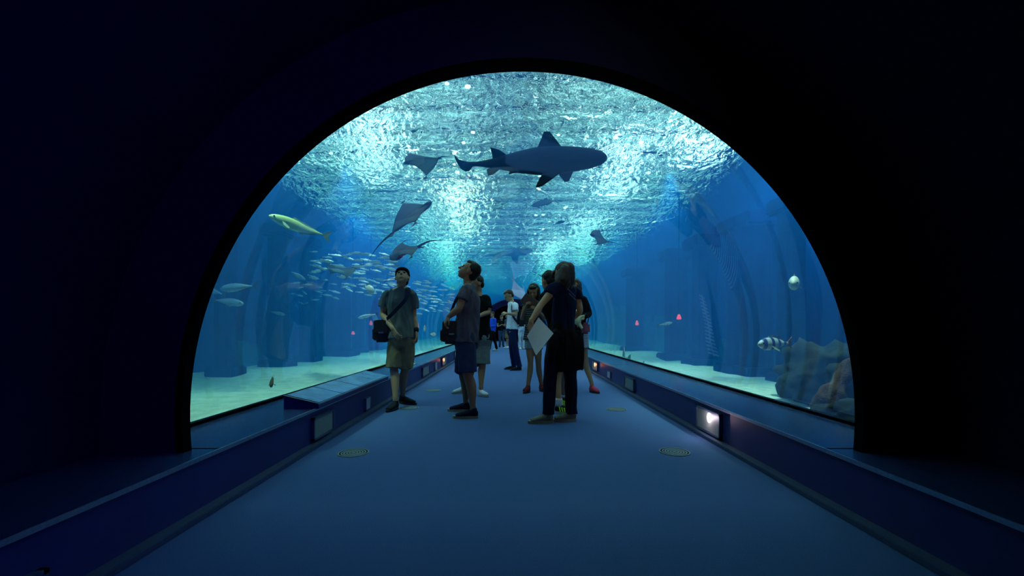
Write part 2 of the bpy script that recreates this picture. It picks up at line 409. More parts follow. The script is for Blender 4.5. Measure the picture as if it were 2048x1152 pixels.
def make_fish(name, head, tail, kind, m, label, cat='fish', group=None, finmat=None, tailmat=None, bend=0, roll=0, up=(0, 0, 1), hs=1, ws=1, lean=False):
    head, tail = Vector(head), Vector(tail); L_ = (head-tail).length; fm = finmat or finm
    root = empty(name); tag(root, label, cat, group)
    obj('body', fish_body(L_, kind, bend, hs=hs, ws=ws), m, root, smooth=True)
    tm = tailmat or fm
    if kind == 'jack':
        obj('tail_fin', fin([(-.455, .014), (-.52, .06), (-.62, .125), (-.585, .05), (-.56, 0), (-.585, -.05), (-.62, -.125), (-.52, -.06), (-.455, -.014)], L_, .008, bend), tm, root)
        obj('dorsal_fin', fin([(.14, .095*hs), (.09, .15*hs), (.02, .13*hs), (-.12, .108*hs), (-.28, .075*hs), (-.36, .03), (-.28, .03)], L_, .008, bend), fm, root)
        obj('anal_fin', fin([(-.04, -.09*hs), (-.09, -.135*hs), (-.16, -.10*hs), (-.3, -.062*hs), (-.36, -.025), (-.28, -.02)], L_, .008, bend), fm, root)
        rt = (.26, .05, -.02); pf = [(.26, 0), (.2, .03), (.1, .12), (.13, .15), (.22, .09)]
    elif kind in ('bream', 'angel'):
        h = 1.0 if kind == 'bream' else 1.75
        obj('tail_fin', fin([(-.45, .03), (-.52, .07), (-.60, .12), (-.575, .05), (-.56, 0), (-.575, -.05), (-.60, -.12), (-.52, -.07), (-.45, -.03)], L_, .008, bend), tm, root)
        obj('dorsal_fin', fin([(.22, .14*h*hs), (.16, .20*h*hs), (.0, .21*h*hs), (-.18, .17*h*hs), (-.3, .10*h*hs), (-.28, .05), (.1, .08)], L_, .008, bend), fm, root)
        obj('anal_fin', fin([(-.08, -.13*h*hs), (-.14, -.20*h*hs), (-.24, -.14*h*hs), (-.3, -.07*hs), (-.2, -.04)], L_, .008, bend), fm, root)
        rt = (.2, .06, -.02); pf = [(.2, 0), (.14, .03), (.04, .12), (.07, .15), (.16, .09)]
    for s in (-1, 1):
        obj('pectoral_fin', side_fin(pf, L_, s, rt, .55, .75), fm, root)
        bm = bmesh.new(); bmesh.ops.create_uvsphere(bm, u_segments=10, v_segments=8, radius=.017*L_)
        obj('eye', bm, eyem, root, smooth=True, loc=(L_*.41, s*lerp_prof(PROF[kind], .09)[2]*ws*L_*.93, .022*L_))
    orient(root, head, tail, up, roll); return root

def inside_tunnel(p, margin=.12):
    return ((p.x-GX)/(GA+margin))**2+((p.z-GZ)/(GB+margin))**2 < 1
def deep(px, py, margin=.15, y0=2.8):
    """the nearest depth at which photo pixel (px, py) is outside the acrylic"""
    Y = y0
    while inside_tunnel(at(px, py, Y), margin) and Y < 40: Y += .05
    return Y
def seg(x0, y0, x1, y1, Y0, Y1): return at(x0, y0, Y0), at(x1, y1, Y1)

# large fish, left side
h, t = seg(537, 431, 650, 470, 5.3, 5.6)
make_fish('amberjack', h, t, 'jack', jackm, 'big yellow-green amberjack alone in open water, swimming left at upper left', bend=-.10)
h, t = seg(611, 560, 581, 543, 8.2, 8.0)
make_fish('jack_fish', h, t, 'jack', jackb, 'small blue-grey fish heading down and right, left of the shoal', finmat=find, tailmat=find, hs=1.25)
h, t = seg(440, 578, 508, 572, 5.6, 5.5)
make_fish('jack_fish', h, t, 'jack', jackb, 'slim blue fish near the left frame edge, upper of the overlapping pair in front', finmat=find, bend=.03)
h, t = seg(392, 570, 446, 589, 6.0, 5.9)
make_fish('jack_fish', h, t, 'jack', jackb, 'green-grey fish half cut off by the left frame edge', finmat=find)
h, t = seg(488, 608, 430, 600, 5.8, 5.9)
make_fish('jack_fish', h, t, 'jack', jackb, 'pale blue fish facing right below the overlapping pair by the left frame edge', finmat=find)
h, t = seg(571, 630, 541, 623, 7.2, 7.2)
make_fish('jack_fish', h, t, 'jack', jackb, 'little blue fish alone in dark water above the left sand', finmat=find)
h, t = seg(716, 636, 752, 628, 8.6, 8.8)
make_fish('jack_fish', h, t, 'jack', silver, 'silver fish with a forked tail above the red reflections on the left', finmat=find, hs=.95, bend=.05)
h, t = seg(747, 584, 730, 573, 8.0, 8.3)
make_fish('white_fish', h, t, 'bream', paleskin, 'plump bright white fish under the silvery shoal', hs=1.25, ws=1.6)
h, t = seg(541, 772, 547, 756, 3.95, 4.15)
make_fish('bream_fish', h, t, 'bream', brownm, 'tiny dark fish hovering just above the left sand', finmat=find)
h, t = seg(848, 659, 852, 655, 9.0, 9.25)
make_fish('angelfish', h, t, 'angel', silver, 'small round fish seen head-on beside the capped man, upper of two', finmat=find)
h, t = seg(872, 669, 860, 668, 9.0, 9.05)
make_fish('angelfish', h, t, 'angel', silver, 'small round fish seen side-on between the two standing men, lower of two', finmat=find)
# right side
h, t = seg(1516, 689, 1578, 686, 4.7, 5.0)
make_fish('striped_bream', h, t, 'bream', breamm, 'pale sea bream with dark blue bars and a reddish tail on the right', tailmat=redfin, hs=.72)
h, t = seg(1586, 568, 1592, 564, 4.6, 4.98)
make_fish('pale_bream', h, t, 'bream', paleskin, 'rounded cream fish seen head-on near the right frame edge', hs=1.0, ws=1.5, finmat=redfin)
h, t = seg(1606, 698, 1588, 686, 6.2, 6.2)
make_fish('bream_fish', h, t, 'jack', jackb, 'faint bluish fish just behind the tail of the striped bream', finmat=find)
h, t = seg(1345, 645, 1317, 650, 7.6, 7.8)
make_fish('jack_fish', h, t, 'jack', silver, 'pale slender fish left of the red reflection on the right side', hs=.9, bend=.12)
# overhead and far
h, t = seg(1062, 412, 1110, 402, 11.4, 11.6)
make_fish('jack_fish', h, t, 'jack', brownm, 'brown fish with an upcurved tail high over the middle of the tunnel', finmat=find, bend=.1)
h, t = seg(1130, 443, 1112, 446, 12.6, 12.7)
make_fish('trigger_fish', h, t, 'bream', sharkm, 'small dark blunt fish below the brown fish overhead', finmat=find)
h, t = seg(990, 438, 1034, 434, 14.0, 14.2)
make_fish('sunfish', h, t, 'angel', silver, 'large pale rounded fish dim against the ripples in the middle', finmat=find, hs=.75)

# the shoal of silver fish
def school_mesh(L_):
    bm = fish_body(L_, 'sardine', 0, 12, 10)
    def add(pts, th=.01):
        a = [bm.verts.new((x*L_, -th*L_/2, z*L_)) for x, z in pts]; b = [bm.verts.new((x*L_, th*L_/2, z*L_)) for x, z in pts]; n = len(pts)
        bm.faces.new(a[::-1]); bm.faces.new(b)
        for i in range(n): bm.faces.new((a[i], a[(i+1) % n], b[(i+1) % n], b[i]))
    add([(-.455, .012), (-.56, .09), (-.525, 0), (-.56, -.09), (-.455, -.012)])
    add([(.08, .09), (.02, .14), (-.08, .095), (-.06, .08)]); add([(-.1, -.07), (-.15, -.11), (-.22, -.05), (-.2, -.04)])
    me = bpy.data.meshes.new('shoal_fish'); bm.to_mesh(me); bm.free(); me.materials.append(silver)
    me.polygons.foreach_set('use_smooth', [True]*len(me.polygons)); return me
placed = []; keep = [at(690, 541, 7.7), at(738, 578, 8.1), at(716, 632, 8.7)]
sm = school_mesh(.20); rs = random.Random(21); first = None
zones = [(190, 625, 800, 503, 560, 6.6, 9.5), (110, 690, 790, 545, 600, 8, 10.5), (120, 828, 905, 562, 632, 8.5, 12), (22, 560, 700, 560, 610, 9, 11), (28, 770, 905, 560, 610, 9.5, 12)]
for n_, x0, x1, y0, y1, Y0, Y1 in zones:
    for k in range(n_):
        u = rs.random(); px = x0+(x1-x0)*u; py = y0+(y1-y0)*min(1, max(0, rs.gauss(.5, .26)))+(12*(1-u) if x0 < 700 else 0)*0
        Y = rs.uniform(Y0, Y1)
        if inside_tunnel(at(px, py, Y), .25): Y = deep(px, py, .3)+rs.random()
        p = at(px, py, Y)
        if len(placed) >= 290: break
        if any((p-q_).length < .20 for q_ in placed) or any((p-q_).length < .5 for q_ in keep): continue
        placed.append(p)
        if first is None: o = first = obj('shoal_fish', sm)
        else: o = first.copy(); COL.objects.link(o)
        s_ = rs.uniform(.75, 1.25); o.scale = (s_, s_, s_)
        o.location = p; o.rotation_euler = (rs.gauss(0, .15), rs.gauss(.16, .13), rs.gauss(-.15, .3))
        tag(o, 'small silver fish of the dense shoal on the left side', 'fish', 'silver fish shoaling on the left')

# rays
def make_ray(name, nose, tailb, wing_r, wing_l, label, m=raym, tail_end=None, th=.055, pale=False):
    """nose, root of the tail and both wing tips as points in space"""
    nose, tailb, wr, wl = map(Vector, (nose, tailb, wing_r, wing_l))
    c = (nose+tailb)/2; f = (nose-tailb); L_ = f.length; fn = f.normalized()
    side = (wr-wl).normalized(); up = side.cross(fn).normalized()
    if up.z < 0: up = -up
    root = empty(name, c); tag(root, label, 'ray')
    bm = bmesh.new(); NS, NC = 14, 14
    def shape(s):  # leading and trailing edge position, along the body, at span s
        le = .5-.10*s-.42*s**1.6+.0*s; te = -.5+.62*s**.8-.0*s
        if s > .85: k = (s-.85)/.15; le -= .03*k; 
        return le, te
    cols = []
    for sgn, tip in ((1, wr), (-1, wl)):
        d = tip-c
        along = d.dot(fn)/L_; perp = d-fn*d.dot(fn)
        grid = []
        for i in range(NS+1):
            s = i/NS; le, te = shape(s)
            tipx = (shape(1)[0]+shape(1)[1])/2; sh = (along-tipx)*s*s
            row = []
            t_ = th*L_*(1-s)**.8*(.35+.65*math.exp(-(s/.28)**2))+.004*L_
            for j in range(NC+1):
                k = j/NC; x = (le+(te-le)*k+sh)*L_; pr = math.sin(math.pi*min(1, k*1.0))**.6 if 0 < k < 1 else 0
                base = fn*x+perp*s+up*(.06*L_*math.sin(math.pi*s)*.5)
                row.append((base+up*t_*pr*1.3, base-up*t_*pr*.7))
            grid.append(row)
        cols.append(grid)
    for grid, sgn in zip(cols, (1, -1)):
        for lay in (0, 1):
            V = [[bm.verts.new(grid[i][j][lay]) for j in range(NC+1)] for i in range(NS+1)]
            for i in range(NS):
                for j in range(NC):
                    q = (V[i][j], V[i+1][j], V[i+1][j+1], V[i][j+1]); bm.faces.new(q)
    bmesh.ops.remove_doubles(bm, verts=bm.verts, dist=.0008*L_+1e-5)
    # head bump and snout
    M = Matrix((fn, up.cross(fn), up)).transposed()
    r = bmesh.ops.create_uvsphere(bm, u_segments=16, v_segments=10, radius=1)
    for v in r['verts']: v.co = M @ Vector((v.co.x*.20*L_, v.co.y*.085*L_, v.co.z*.062*L_))+fn*(.40*L_)+up*.01*L_
    bmesh.ops.recalc_face_normals(bm, faces=bm.faces)
    obj('body', bm, m, root, smooth=True)
    if tail_end is not None:
        te = Vector(tail_end)-c; a = tailb-c+fn*.06*L_; pts = []
        for k in range(13):
            s = k/12; p = a.lerp(te, s)+up*(.05*L_*math.sin(math.pi*s)); pts.append((p, (.022*(1-s)**1.2+.0035)*L_))
        bm = bmesh.new(); rings = [[p+M @ Vector((0, r_*math.cos(q*math.pi/4), r_*math.sin(q*math.pi/4))) for q in range(8)] for p, r_ in pts]
        loft(bm, rings); bmesh.ops.recalc_face_normals(bm, faces=bm.faces)
        obj('tail', bm, m, root, smooth=True)
    for s in (-1, 1):
        bm = bmesh.new(); r = bmesh.ops.create_uvsphere(bm, u_segments=8, v_segments=6, radius=.014*L_)
        for v in r['verts']: v.co += fn*.46*L_+M @ Vector((0, s*.075*L_, .02*L_))
        obj('eye', bm, eyem, root, smooth=True)
        # pelvic fins at the tail root
        q = [(-.42, .02), (-.50, .10), (-.56, .10), (-.57, .03), (-.50, .0)]
        bm = bmesh.new(); aa = [bm.verts.new(M @ Vector((x*L_, s*y*L_, 0))) for x, y in q]; bb = [bm.verts.new(M @ Vector((x*L_, s*y*L_, -.01*L_))) for x, y in q]
        bm.faces.new(aa); bm.faces.new(bb[::-1])
        for i in range(5): bm.faces.new((aa[i], aa[(i+1) % 5], bb[(i+1) % 5], bb[i]))
        bmesh.ops.recalc_face_normals(bm, faces=bm.faces); obj('pelvic_fin', bm, m, root)
    return root
make_ray('eagle_ray', at(814, 326, 7.6), at(878, 317, 7.9), at(850, 358, 6.9), at(823, 306, 8.5),
         'small eagle ray gliding left, high overhead just left of the shark', tail_end=at(906, 315, 8.2))
make_ray('eagle_ray', at(857, 410, 7.4), at(782, 469, 7.2), at(828, 450, 6.7), at(806, 403, 8.2),
         'largest eagle ray, climbing to the right with a long straight tail', tail_end=at(736, 523, 7.2))
make_ray('eagle_ray', at(787, 516, 7.4), at(836, 494, 8.4), at(822, 516, 7.0), at(811, 481, 8.6),
         'grey eagle ray with a raised pointed wing above the capped man', tail_end=at(884, 481, 9.0), th=.05)
make_ray('eagle_ray', at(664, 545, 7.6), at(712, 536, 7.9), at(690, 560, 6.9), at(656, 526, 8.5),
         'green-grey ray swimming among the silver shoal on the left', tail_end=at(745, 524, 8.2), th=.05)
make_ray('eagle_ray', at(1183, 470, 9.6), at(1216, 484, 9.9), at(1190, 490, 9.2), at(1206, 461, 10.4),
         'small grey ray of square outline right of the middle, in blue water', tail_end=at(1250, 494, 10.2))
make_ray('stingray', at(1047, 604, 17.0), at(1026, 560, 17.6), at(1020, 590, 16.6), at(1046, 572, 18.4),
         'pale lilac ray far down the tunnel above the man in white', tail_end=at(1022, 540, 18), m=fish_mat('lilac_ray_skin', rgb(120, 128, 170), rgb(150, 156, 190), .5))
make_ray('stingray', at(1128, 590, 11.0), at(1092, 560, 11.0), at(1120, 560, 10.4), at(1100, 590, 11.8),
         'ray whose thin dark tail shows behind the navy-shirted woman', tail_end=at(1064, 543, 11))

# sharks
def make_shark(name, head, tail, label, bend=.0, hs=1, fs=1, m=sharkm, roll=0, up=(0, 0, 1), mir=1):
    head, tail = Vector(head), Vector(tail); L_ = (head-tail).length
    root = empty(name); tag(root, label, 'shark')
    obj('body', fish_body(L_, 'shark', bend, n=40, seg=24, hs=hs), m, root, smooth=True)
    obj('dorsal_fin', fin([(.27, .055*hs), (.225, .115*fs), (.195, .155*fs), (.17, .155*fs), (.15, .11*fs), (.125, .06*hs), (.14, .04*hs)], L_, .010, bend), m, root)
    obj('rear_dorsal_fin', fin([(-.05, .045), (-.10, .075), (-.165, .092), (-.155, .06), (-.15, .03), (-.08, .02)], L_, .008, bend), m, root)
    obj('anal_fin', fin([(-.10, -.03), (-.15, -.06), (-.20, -.07), (-.21, -.03), (-.15, -.02)], L_, .007, bend), m, root)
    obj('tail_fin', fin([(-.36, .012), (-.44, .018), (-.52, .03), (-.57, .06), (-.54, .006), (-.50, -.03), (-.44, -.045), (-.40, -.04), (-.36, -.014)], L_, .007, bend), m, root)
    for s in (-1, 1):
        obj('pectoral_fin', side_fin([(.30, 0), (.24, .09), (.19, .17), (.155, .18), (.15, .10), (.17, 0)], L_, s, (.2, .045, -.03), .75, .55, .009), m, root)
        obj('pelvic_fin', side_fin([(-.02, 0), (-.05, .045), (-.10, .06), (-.10, 0)], L_, s, (0, .03, -.025), .7, .6, .008), m, root)
        bm = bmesh.new(); bmesh.ops.create_uvsphere(bm, u_segments=10, v_segments=8, radius=.006*L_)
        obj('eye', bm, eyem, root, smooth=True, loc=(L_*.43, s*.055*L_, .025*L_))
    orient(root, head, tail, up, roll); return root
make_shark('shark', at(1211, 316, 5.9), at(930, 328, 7.2), 'big dark shark passing to the right directly overhead', bend=-.16, up=(0, -.45, 1), roll=0)
make_shark('shark', at(1062, 500, 19), at(928, 492, 22), 'distant brownish shark seen dimly over the middle of the tunnel', bend=.06, m=brownm)
make_shark('shark', (2.70, 10.9, SAND+.06), (2.62, 8.7, SAND+.06), 'grey shark lying on the right sand with fins showing over the bench', bend=.03, hs=.6, fs=1.0, m=fish_mat('pale_shark_skin', rgb(120, 140, 150), rgb(170, 180, 180), .6, z0=-.1, z1=.1))

# ================================================================ the tank's scenery
def rock(name, c, r, label, seed, m=None, cat='rock', sub=4, rough=.35, squash=(1, 1, 1), rot=0):
    bm = bmesh.new(); bmesh.ops.create_icosphere(bm, subdivisions=sub, radius=1)
    for v in bm.verts:
        d = v.co.copy(); q = max(abs(d.x), abs(d.y), abs(d.z)); d2 = d*(1-.35)+d/q*.35*.8
        n_ = noise.fractal(d*1.6+Vector((seed, 0, 0)), .6, 2.1, 5)*rough+noise.noise(d*7+Vector((seed, 3, 0)))*.05
        v.co = Vector((d2.x*r[0], d2.y*r[1], d2.z*r[2]))*(1+n_)
    o = obj(name, bm, m or rock_m, smooth=True, loc=c); o.rotation_euler.z = rot
    tag(o, label, cat); return o
rock('boulder', (3.80, 5.15, .44), (.56, .5, .42), 'large brown flat-topped boulder on the right sand', 5)
rock('boulder', (3.50, 4.30, .36), (.36, .34, .32), 'rounded brown boulder in front of the flat-topped one', 9)
rock('boulder', (2.98, 3.72, .26), (.42, .24, .15), 'low dark rubble mound at the foot of the right frame edge', 12)
# leaning rust-brown sponge
bm = bmesh.new(); rings = []
p0, p1 = Vector((2.86, 4.02, .28)), Vector((3.30, 4.15, .72))
ax = (p1-p0).normalized(); s1 = ax.cross(Vector((0, 1, 0))).normalized(); s2 = ax.cross(s1)
for k in range(25):
    s = k/24; r_ = .095*(1+.25*math.sin(s*9)+.2*math.sin(s*23)*.5)*(1-.25*s)
    rings.append([p0.lerp(p1, s)+(s1*math.cos(a)+s2*math.sin(a))*r_*(1+.18*math.sin(3*a+s*6)+.08*math.sin(9*a)) for a in [2*math.pi*i/24 for i in range(24)]])
loft(bm, rings); bmesh.ops.recalc_face_normals(bm, faces=bm.faces)
tag(obj('tree_sponge', bm, mat('rust_sponge', rgb(84, 48, 26), .95, var=.4, scale=20, bump=1, bscale=60), smooth=True), 'rust-brown leaning sponge branch in front of the right boulders', 'sponge')
rock('coral_lump', (-2.35, 4.02, SAND+.02), (.05, .05, .03), 'small brown lump on the left sand by the tilted panel', 3, sub=3)
# ruined stone walls and pillars along both sides
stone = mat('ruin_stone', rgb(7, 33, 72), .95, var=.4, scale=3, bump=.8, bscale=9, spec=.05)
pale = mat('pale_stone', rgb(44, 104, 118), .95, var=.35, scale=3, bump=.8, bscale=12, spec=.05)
def pillar(x, y, r_, h_, label):
    root = empty('stone_pillar', (x, y, SAND-.1)); tag(root, label, 'pillar', )
    bm = bmesh.new(); rings = []
    for k in range(13):
        z = .25+(h_-.5)*k/12; rr = r_*(1-.08*k/12)
        rings.append([(rr*(1+.06*math.cos(8*a))*math.cos(a), rr*(1+.06*math.cos(8*a))*math.sin(a), z) for a in [2*math.pi*i/32 for i in range(32)]])
    loft(bm, rings); bmesh.ops.recalc_face_normals(bm, faces=bm.faces); obj('shaft', bm, stone, root, smooth=True)
    obj('plinth', boxes(((-r_*1.35, -r_*1.35, 0), (r_*1.35, r_*1.35, .25)), bevel=.03), stone, root)
    obj('capital', boxes(((-r_*1.3, -r_*1.3, h_-.25), (r_*1.3, r_*1.3, h_)), bevel=.04), stone, root)
def side_y(px, X): return X*F/(px-CX)
WORDS = ['first', 'second', 'third', 'fourth', 'fifth', 'sixth']
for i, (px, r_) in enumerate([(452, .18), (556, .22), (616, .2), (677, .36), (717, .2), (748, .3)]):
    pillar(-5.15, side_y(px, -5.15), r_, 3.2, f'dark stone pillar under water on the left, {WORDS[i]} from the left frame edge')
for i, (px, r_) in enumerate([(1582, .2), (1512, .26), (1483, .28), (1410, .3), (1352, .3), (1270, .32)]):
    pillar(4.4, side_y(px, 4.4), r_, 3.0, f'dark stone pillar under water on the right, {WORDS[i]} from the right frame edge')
def ruin(x, px0, px1, top, label, seed):
    y0, y1 = sorted((side_y(px0, x), side_y(px1, x))); bm = bmesh.new(); n = max(8, int((y1-y0)/.12)); q = random.Random(seed)
    hs_ = [top*(.72+.35*noise.noise(Vector((k*.45, seed, 0)))+.12*q.random()) for k in range(n+1)]
    rings = [[(x-.11, y0+(y1-y0)*k/n, SAND-.1), (x-.11, y0+(y1-y0)*k/n, SAND+hs_[k]), (x+.11, y0+(y1-y0)*k/n, SAND+hs_[k]*.96), (x+.12, y0+(y1-y0)*k/n, SAND-.1)] for k in range(n+1)]
    loft(bm, rings); bmesh.ops.recalc_face_normals(bm, faces=bm.faces)
    tag(obj('ruined_wall', bm, pale), label, 'wall', kind='thing')
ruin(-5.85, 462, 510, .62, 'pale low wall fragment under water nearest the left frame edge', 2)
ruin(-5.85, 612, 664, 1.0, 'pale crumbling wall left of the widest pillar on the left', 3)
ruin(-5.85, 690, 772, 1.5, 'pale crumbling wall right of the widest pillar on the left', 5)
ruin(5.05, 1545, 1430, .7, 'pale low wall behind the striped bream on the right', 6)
ruin(5.05, 1342, 1280, 1.3, 'pale crumbling wall under the red reflection on the right', 8)
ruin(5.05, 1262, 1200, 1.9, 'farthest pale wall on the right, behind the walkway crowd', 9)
# small red reflections, built as glowing shapes hung in the tank
redl = bpy.data.materials.new('red_reflection_glow'); redl.use_nodes = True
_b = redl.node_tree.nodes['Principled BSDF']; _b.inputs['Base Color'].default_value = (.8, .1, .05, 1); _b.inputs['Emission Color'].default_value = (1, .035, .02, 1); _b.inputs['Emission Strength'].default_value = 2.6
for px, py, X, hh, lab in [(706, 666, -5.1, .10, 'red reflection glowing low on the left, leftmost of the left pair'), (742, 646, -5.1, .16, 'red reflection glowing left of the capped man, higher of the pair'), (836, 651, -4.6, .25, 'red reflection glowing right beside the forearm of the capped man'),
                           (1358, 634, 4.3, .13, 'brightest red reflection on the right, beside the pale slender fish'), (1274, 646, 4.3, .16, 'small dim red reflection on the right, nearest the walkway crowd')]:
    Y = side_y(px, X); c = at(px, py, Y); root = empty('red_reflection', c); tag(root, lab, 'reflection')
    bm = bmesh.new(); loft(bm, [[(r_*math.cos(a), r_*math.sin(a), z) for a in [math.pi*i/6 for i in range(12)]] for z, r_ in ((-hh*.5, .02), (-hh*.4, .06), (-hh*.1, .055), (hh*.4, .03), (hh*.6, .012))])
    bmesh.ops.recalc_face_normals(bm, faces=bm.faces); obj('glow_shape', bm, redl, root, smooth=True)
    obj('glow_stem', boxes(((-.03, -.03, hh*.55), (.03, .03, hh*.75)), ((-.01, -.01, hh*.7), (.01, .01, SURF-c.z))), metal if 0 else black, root)
# ribbed pale reflection on the right, built as a hanging strip
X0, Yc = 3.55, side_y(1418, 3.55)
root = empty('ribbed_reflection', (0, 0, 0)); tag(root, 'pale ribbed reflection built as a strip, right of the red reflection', 'strip')
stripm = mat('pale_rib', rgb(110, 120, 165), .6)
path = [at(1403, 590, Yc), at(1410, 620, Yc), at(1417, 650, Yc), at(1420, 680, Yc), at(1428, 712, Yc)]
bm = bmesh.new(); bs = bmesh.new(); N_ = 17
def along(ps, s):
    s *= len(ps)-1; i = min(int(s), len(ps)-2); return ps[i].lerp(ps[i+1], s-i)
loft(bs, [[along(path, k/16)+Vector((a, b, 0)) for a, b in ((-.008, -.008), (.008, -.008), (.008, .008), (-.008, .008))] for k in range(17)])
bs.normal_update(); obj('strip_spine', bs, stripm, root)
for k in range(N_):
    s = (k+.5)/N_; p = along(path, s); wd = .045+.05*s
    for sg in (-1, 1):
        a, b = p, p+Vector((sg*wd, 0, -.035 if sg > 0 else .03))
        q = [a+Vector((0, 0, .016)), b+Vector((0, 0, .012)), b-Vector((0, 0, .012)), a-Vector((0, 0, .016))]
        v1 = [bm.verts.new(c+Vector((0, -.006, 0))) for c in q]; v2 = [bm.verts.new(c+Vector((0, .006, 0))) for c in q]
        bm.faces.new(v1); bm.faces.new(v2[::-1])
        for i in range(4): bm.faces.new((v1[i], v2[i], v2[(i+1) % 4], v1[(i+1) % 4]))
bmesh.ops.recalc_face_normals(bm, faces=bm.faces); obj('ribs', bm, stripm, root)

# ================================================================ things on the bench fronts and floor
panelm = mat('grey_panel', rgb(120, 128, 122), .5, var=.06, scale=14)
slotm = mat('pale_slot', rgb(150, 158, 170), .5)
def wall_panel(side, px0, px1, z0, z1, lit, label, grp=None, narrow=False):
    xf = BL if side < 0 else BR; ya, yb = sorted((side_y(px0, xf), side_y(px1, xf)))
    root = empty('recessed_step_light' if not narrow else 'socket_plate', (xf, (ya+yb)/2, (z0+z1)/2)); tag(root, label, 'light' if not narrow else 'plate', grp)
    hy, hz = (yb-ya)/2, (z1-z0)/2; xi = -side*.012
    def bx(y0, y1, za, zb, xa, xb): return ((min(xa, xb), y0, za), (max(xa, xb), y1, zb))
    fw = .018 if not narrow else .008
    obj('frame', boxes(bx(-hy, hy, hz-fw, hz, side*.02, xi), bx(-hy, hy, -hz, -hz+fw, side*.02, xi), bx(-hy, -hy+fw, -hz, hz, side*.02, xi), bx(hy-fw, hy, -hz, hz, side*.02, xi)), metal if narrow else kick_m, root)
    obj('diffuser' if not narrow else 'plate', boxes(bx(-hy+fw, hy-fw, -hz+fw, hz-fw, side*.02, xi*.3)), panelm if not narrow else slotm, root)
    if lit:
        e = bpy.data.materials.new('bulb_glow'); e.use_nodes = True; b_ = e.node_tree.nodes['Principled BSDF']
        b_.inputs['Emission Color'].default_value = (*lit[0], 1); b_.inputs['Emission Strength'].default_value = lit[1]
        bm = bmesh.new(); r = bmesh.ops.create_uvsphere(bm, u_segments=12, v_segments=8, radius=min(hy, hz)*.32)
        for v in r['verts']: v.co.x *= .35; v.co.z *= 1.3
        obj('bulb', bm, e, root, smooth=True, loc=(xi*.5, -hy*.15, hz*.35))
        lp = lamp('step_glow', 'POINT', (xf+xi*5, (ya+yb)/2-hy*.15, (z0+z1)/2+hz*.35), (0, 0, 0), lit[2], lit[0], .01)
    return root
wall_panel(-1, 626, 666, .055, .255, None, 'unlit square step light in the left bench front below the tilted panel')
wall_panel(-1, 731, 740, .06, .20, None, 'narrow pale plate in the left bench front right of the nearest step light', narrow=True)
wall_panel(-1, 845, 858, .07, .25, None, 'unlit square step light in the left bench front right of the capped man')
wall_panel(-1, 870, 874, .06, .24, None, 'narrow pale plate left of the orange light in the left bench', narrow=True)
wall_panel(-1, 884, 892, .07, .27, ((1, .26, .05), 7, .6), 'orange glowing step light in the left bench front')
wall_panel(-1, 909, 915, .07, .27, None, 'unlit step light just before the young man in grey, left bench')
wall_panel(1, 1394, 1441, .05, .27, ((1, .80, .95), 9, .7), 'step light glowing pinkish white in the right bench front')
wall_panel(1, 1250, 1268, .06, .25, None, 'unlit square step light in the right bench front')
wall_panel(1, 1215, 1221, .08, .20, None, 'narrow pale plate left of the unlit square light, right bench', narrow=True)
wall_panel(1, 1184, 1195, .08, .27, ((1, .28, .06), 7, .6), 'orange glowing step light by the pink shoe, right bench')
wall_panel(-1, 18, 92, .02, .16, None, 'dim pinkish-grey step light at the bottom left corner')

# tilted information panel on the left bench
y0, y1 = 3.8, 5.95; root = empty('information_panel', (-1.82, (y0+y1)/2, BH)); tag(root, 'long tilted information panel in four sections on the left bench', 'panel')
def wedge(y0, y1, xb, xf, zb, zf, base=0):
    return extrude_y([(xb, base), (xf, base), (xf, zf), (xb, zb)], y0, y1)
h_ = (y1-y0)/2
obj('housing', wedge(-h_, h_, -.17, .135, .115, .045), bench_front_m, root)
obj('rim', boxes(*[((.128, -h_-.003, .036), (.139, h_+.003, .048))]), metal, root)
bm = extrude_y([(-.17, .113), (-.17, .12), (.137, .050), (.137, .043)], -h_-.006, -h_+.004); obj('end_rim', bm, mat('brass_edge', rgb(150, 140, 110), .4, metal=.5), root)
pm = mat('printed_panel', rgb(88, 112, 150), .25, var=.3, scale=7, spec=.6)
for k in range(4):
    a = -h_+.02+(2*h_-.04)*k/4+.008; b = -h_+.02+(2*h_-.04)*(k+1)/4-.008
    obj('panel_section', extrude_y([(-.16, .1155), (-.16, .119), (.125, .0535), (.125, .050)], a, b), pm, root)
# yellow card lying on the bench
tag(obj('card', boxes(((-2.15, 7.9, BH+.001), (-1.86, 8.5, BH+.006))), mat('yellow_card', rgb(170, 180, 60), .6)), 'flat yellow-green card on the left bench behind the capped man', 'card')

# round floor grilles
gm = mat('grille_metal', rgb(120, 122, 118), .4, metal=.6)
def grille(px, py, label, r_=.125):
    Y = CAM_Z*F/(py-HY); c = at(px, py, Y); root = empty('floor_grille', (c.x, c.y, 0)); tag(root, label, 'grille')
    def ring(ra, rb, z0, z1, m, nm):
        bm = bmesh.new(); rings = [[(r_*math.cos(a), r_*math.sin(a), z) for a in [2*math.pi*i/48 for i in range(48)]] for r_, z in ((ra, z0), (ra, z1), (rb, z1), (rb, z0))]
        rings.append(rings[0]); loft(bm, rings, False); bmesh.ops.remove_doubles(bm, verts=bm.verts, dist=1e-5); bmesh.ops.recalc_face_normals(bm, faces=bm.faces); obj(nm, bm, m, root)
    ring(r_*.90, r_, .0, .005, gm, 'outer_ring')
    bm = bmesh.new(); bmesh.ops.create_circle(bm, cap_ends=True, segments=40, radius=r_*.92)
    for v in bm.verts: v.co.z = .0015
    obj('dark_well', bm, black, root)
    for q in (.25, .42, .59, .76): ring(r_*(q-.055), r_*(q+.055), .0015, .0045, gm, 'slot_ring')
    obj('hub', boxes(((-r_*.12, -r_*.12, .001), (r_*.12, r_*.12, .005))), gm, root)
grille(707, 906, 'round floor grille near the left bench, closest to the camera on that side')
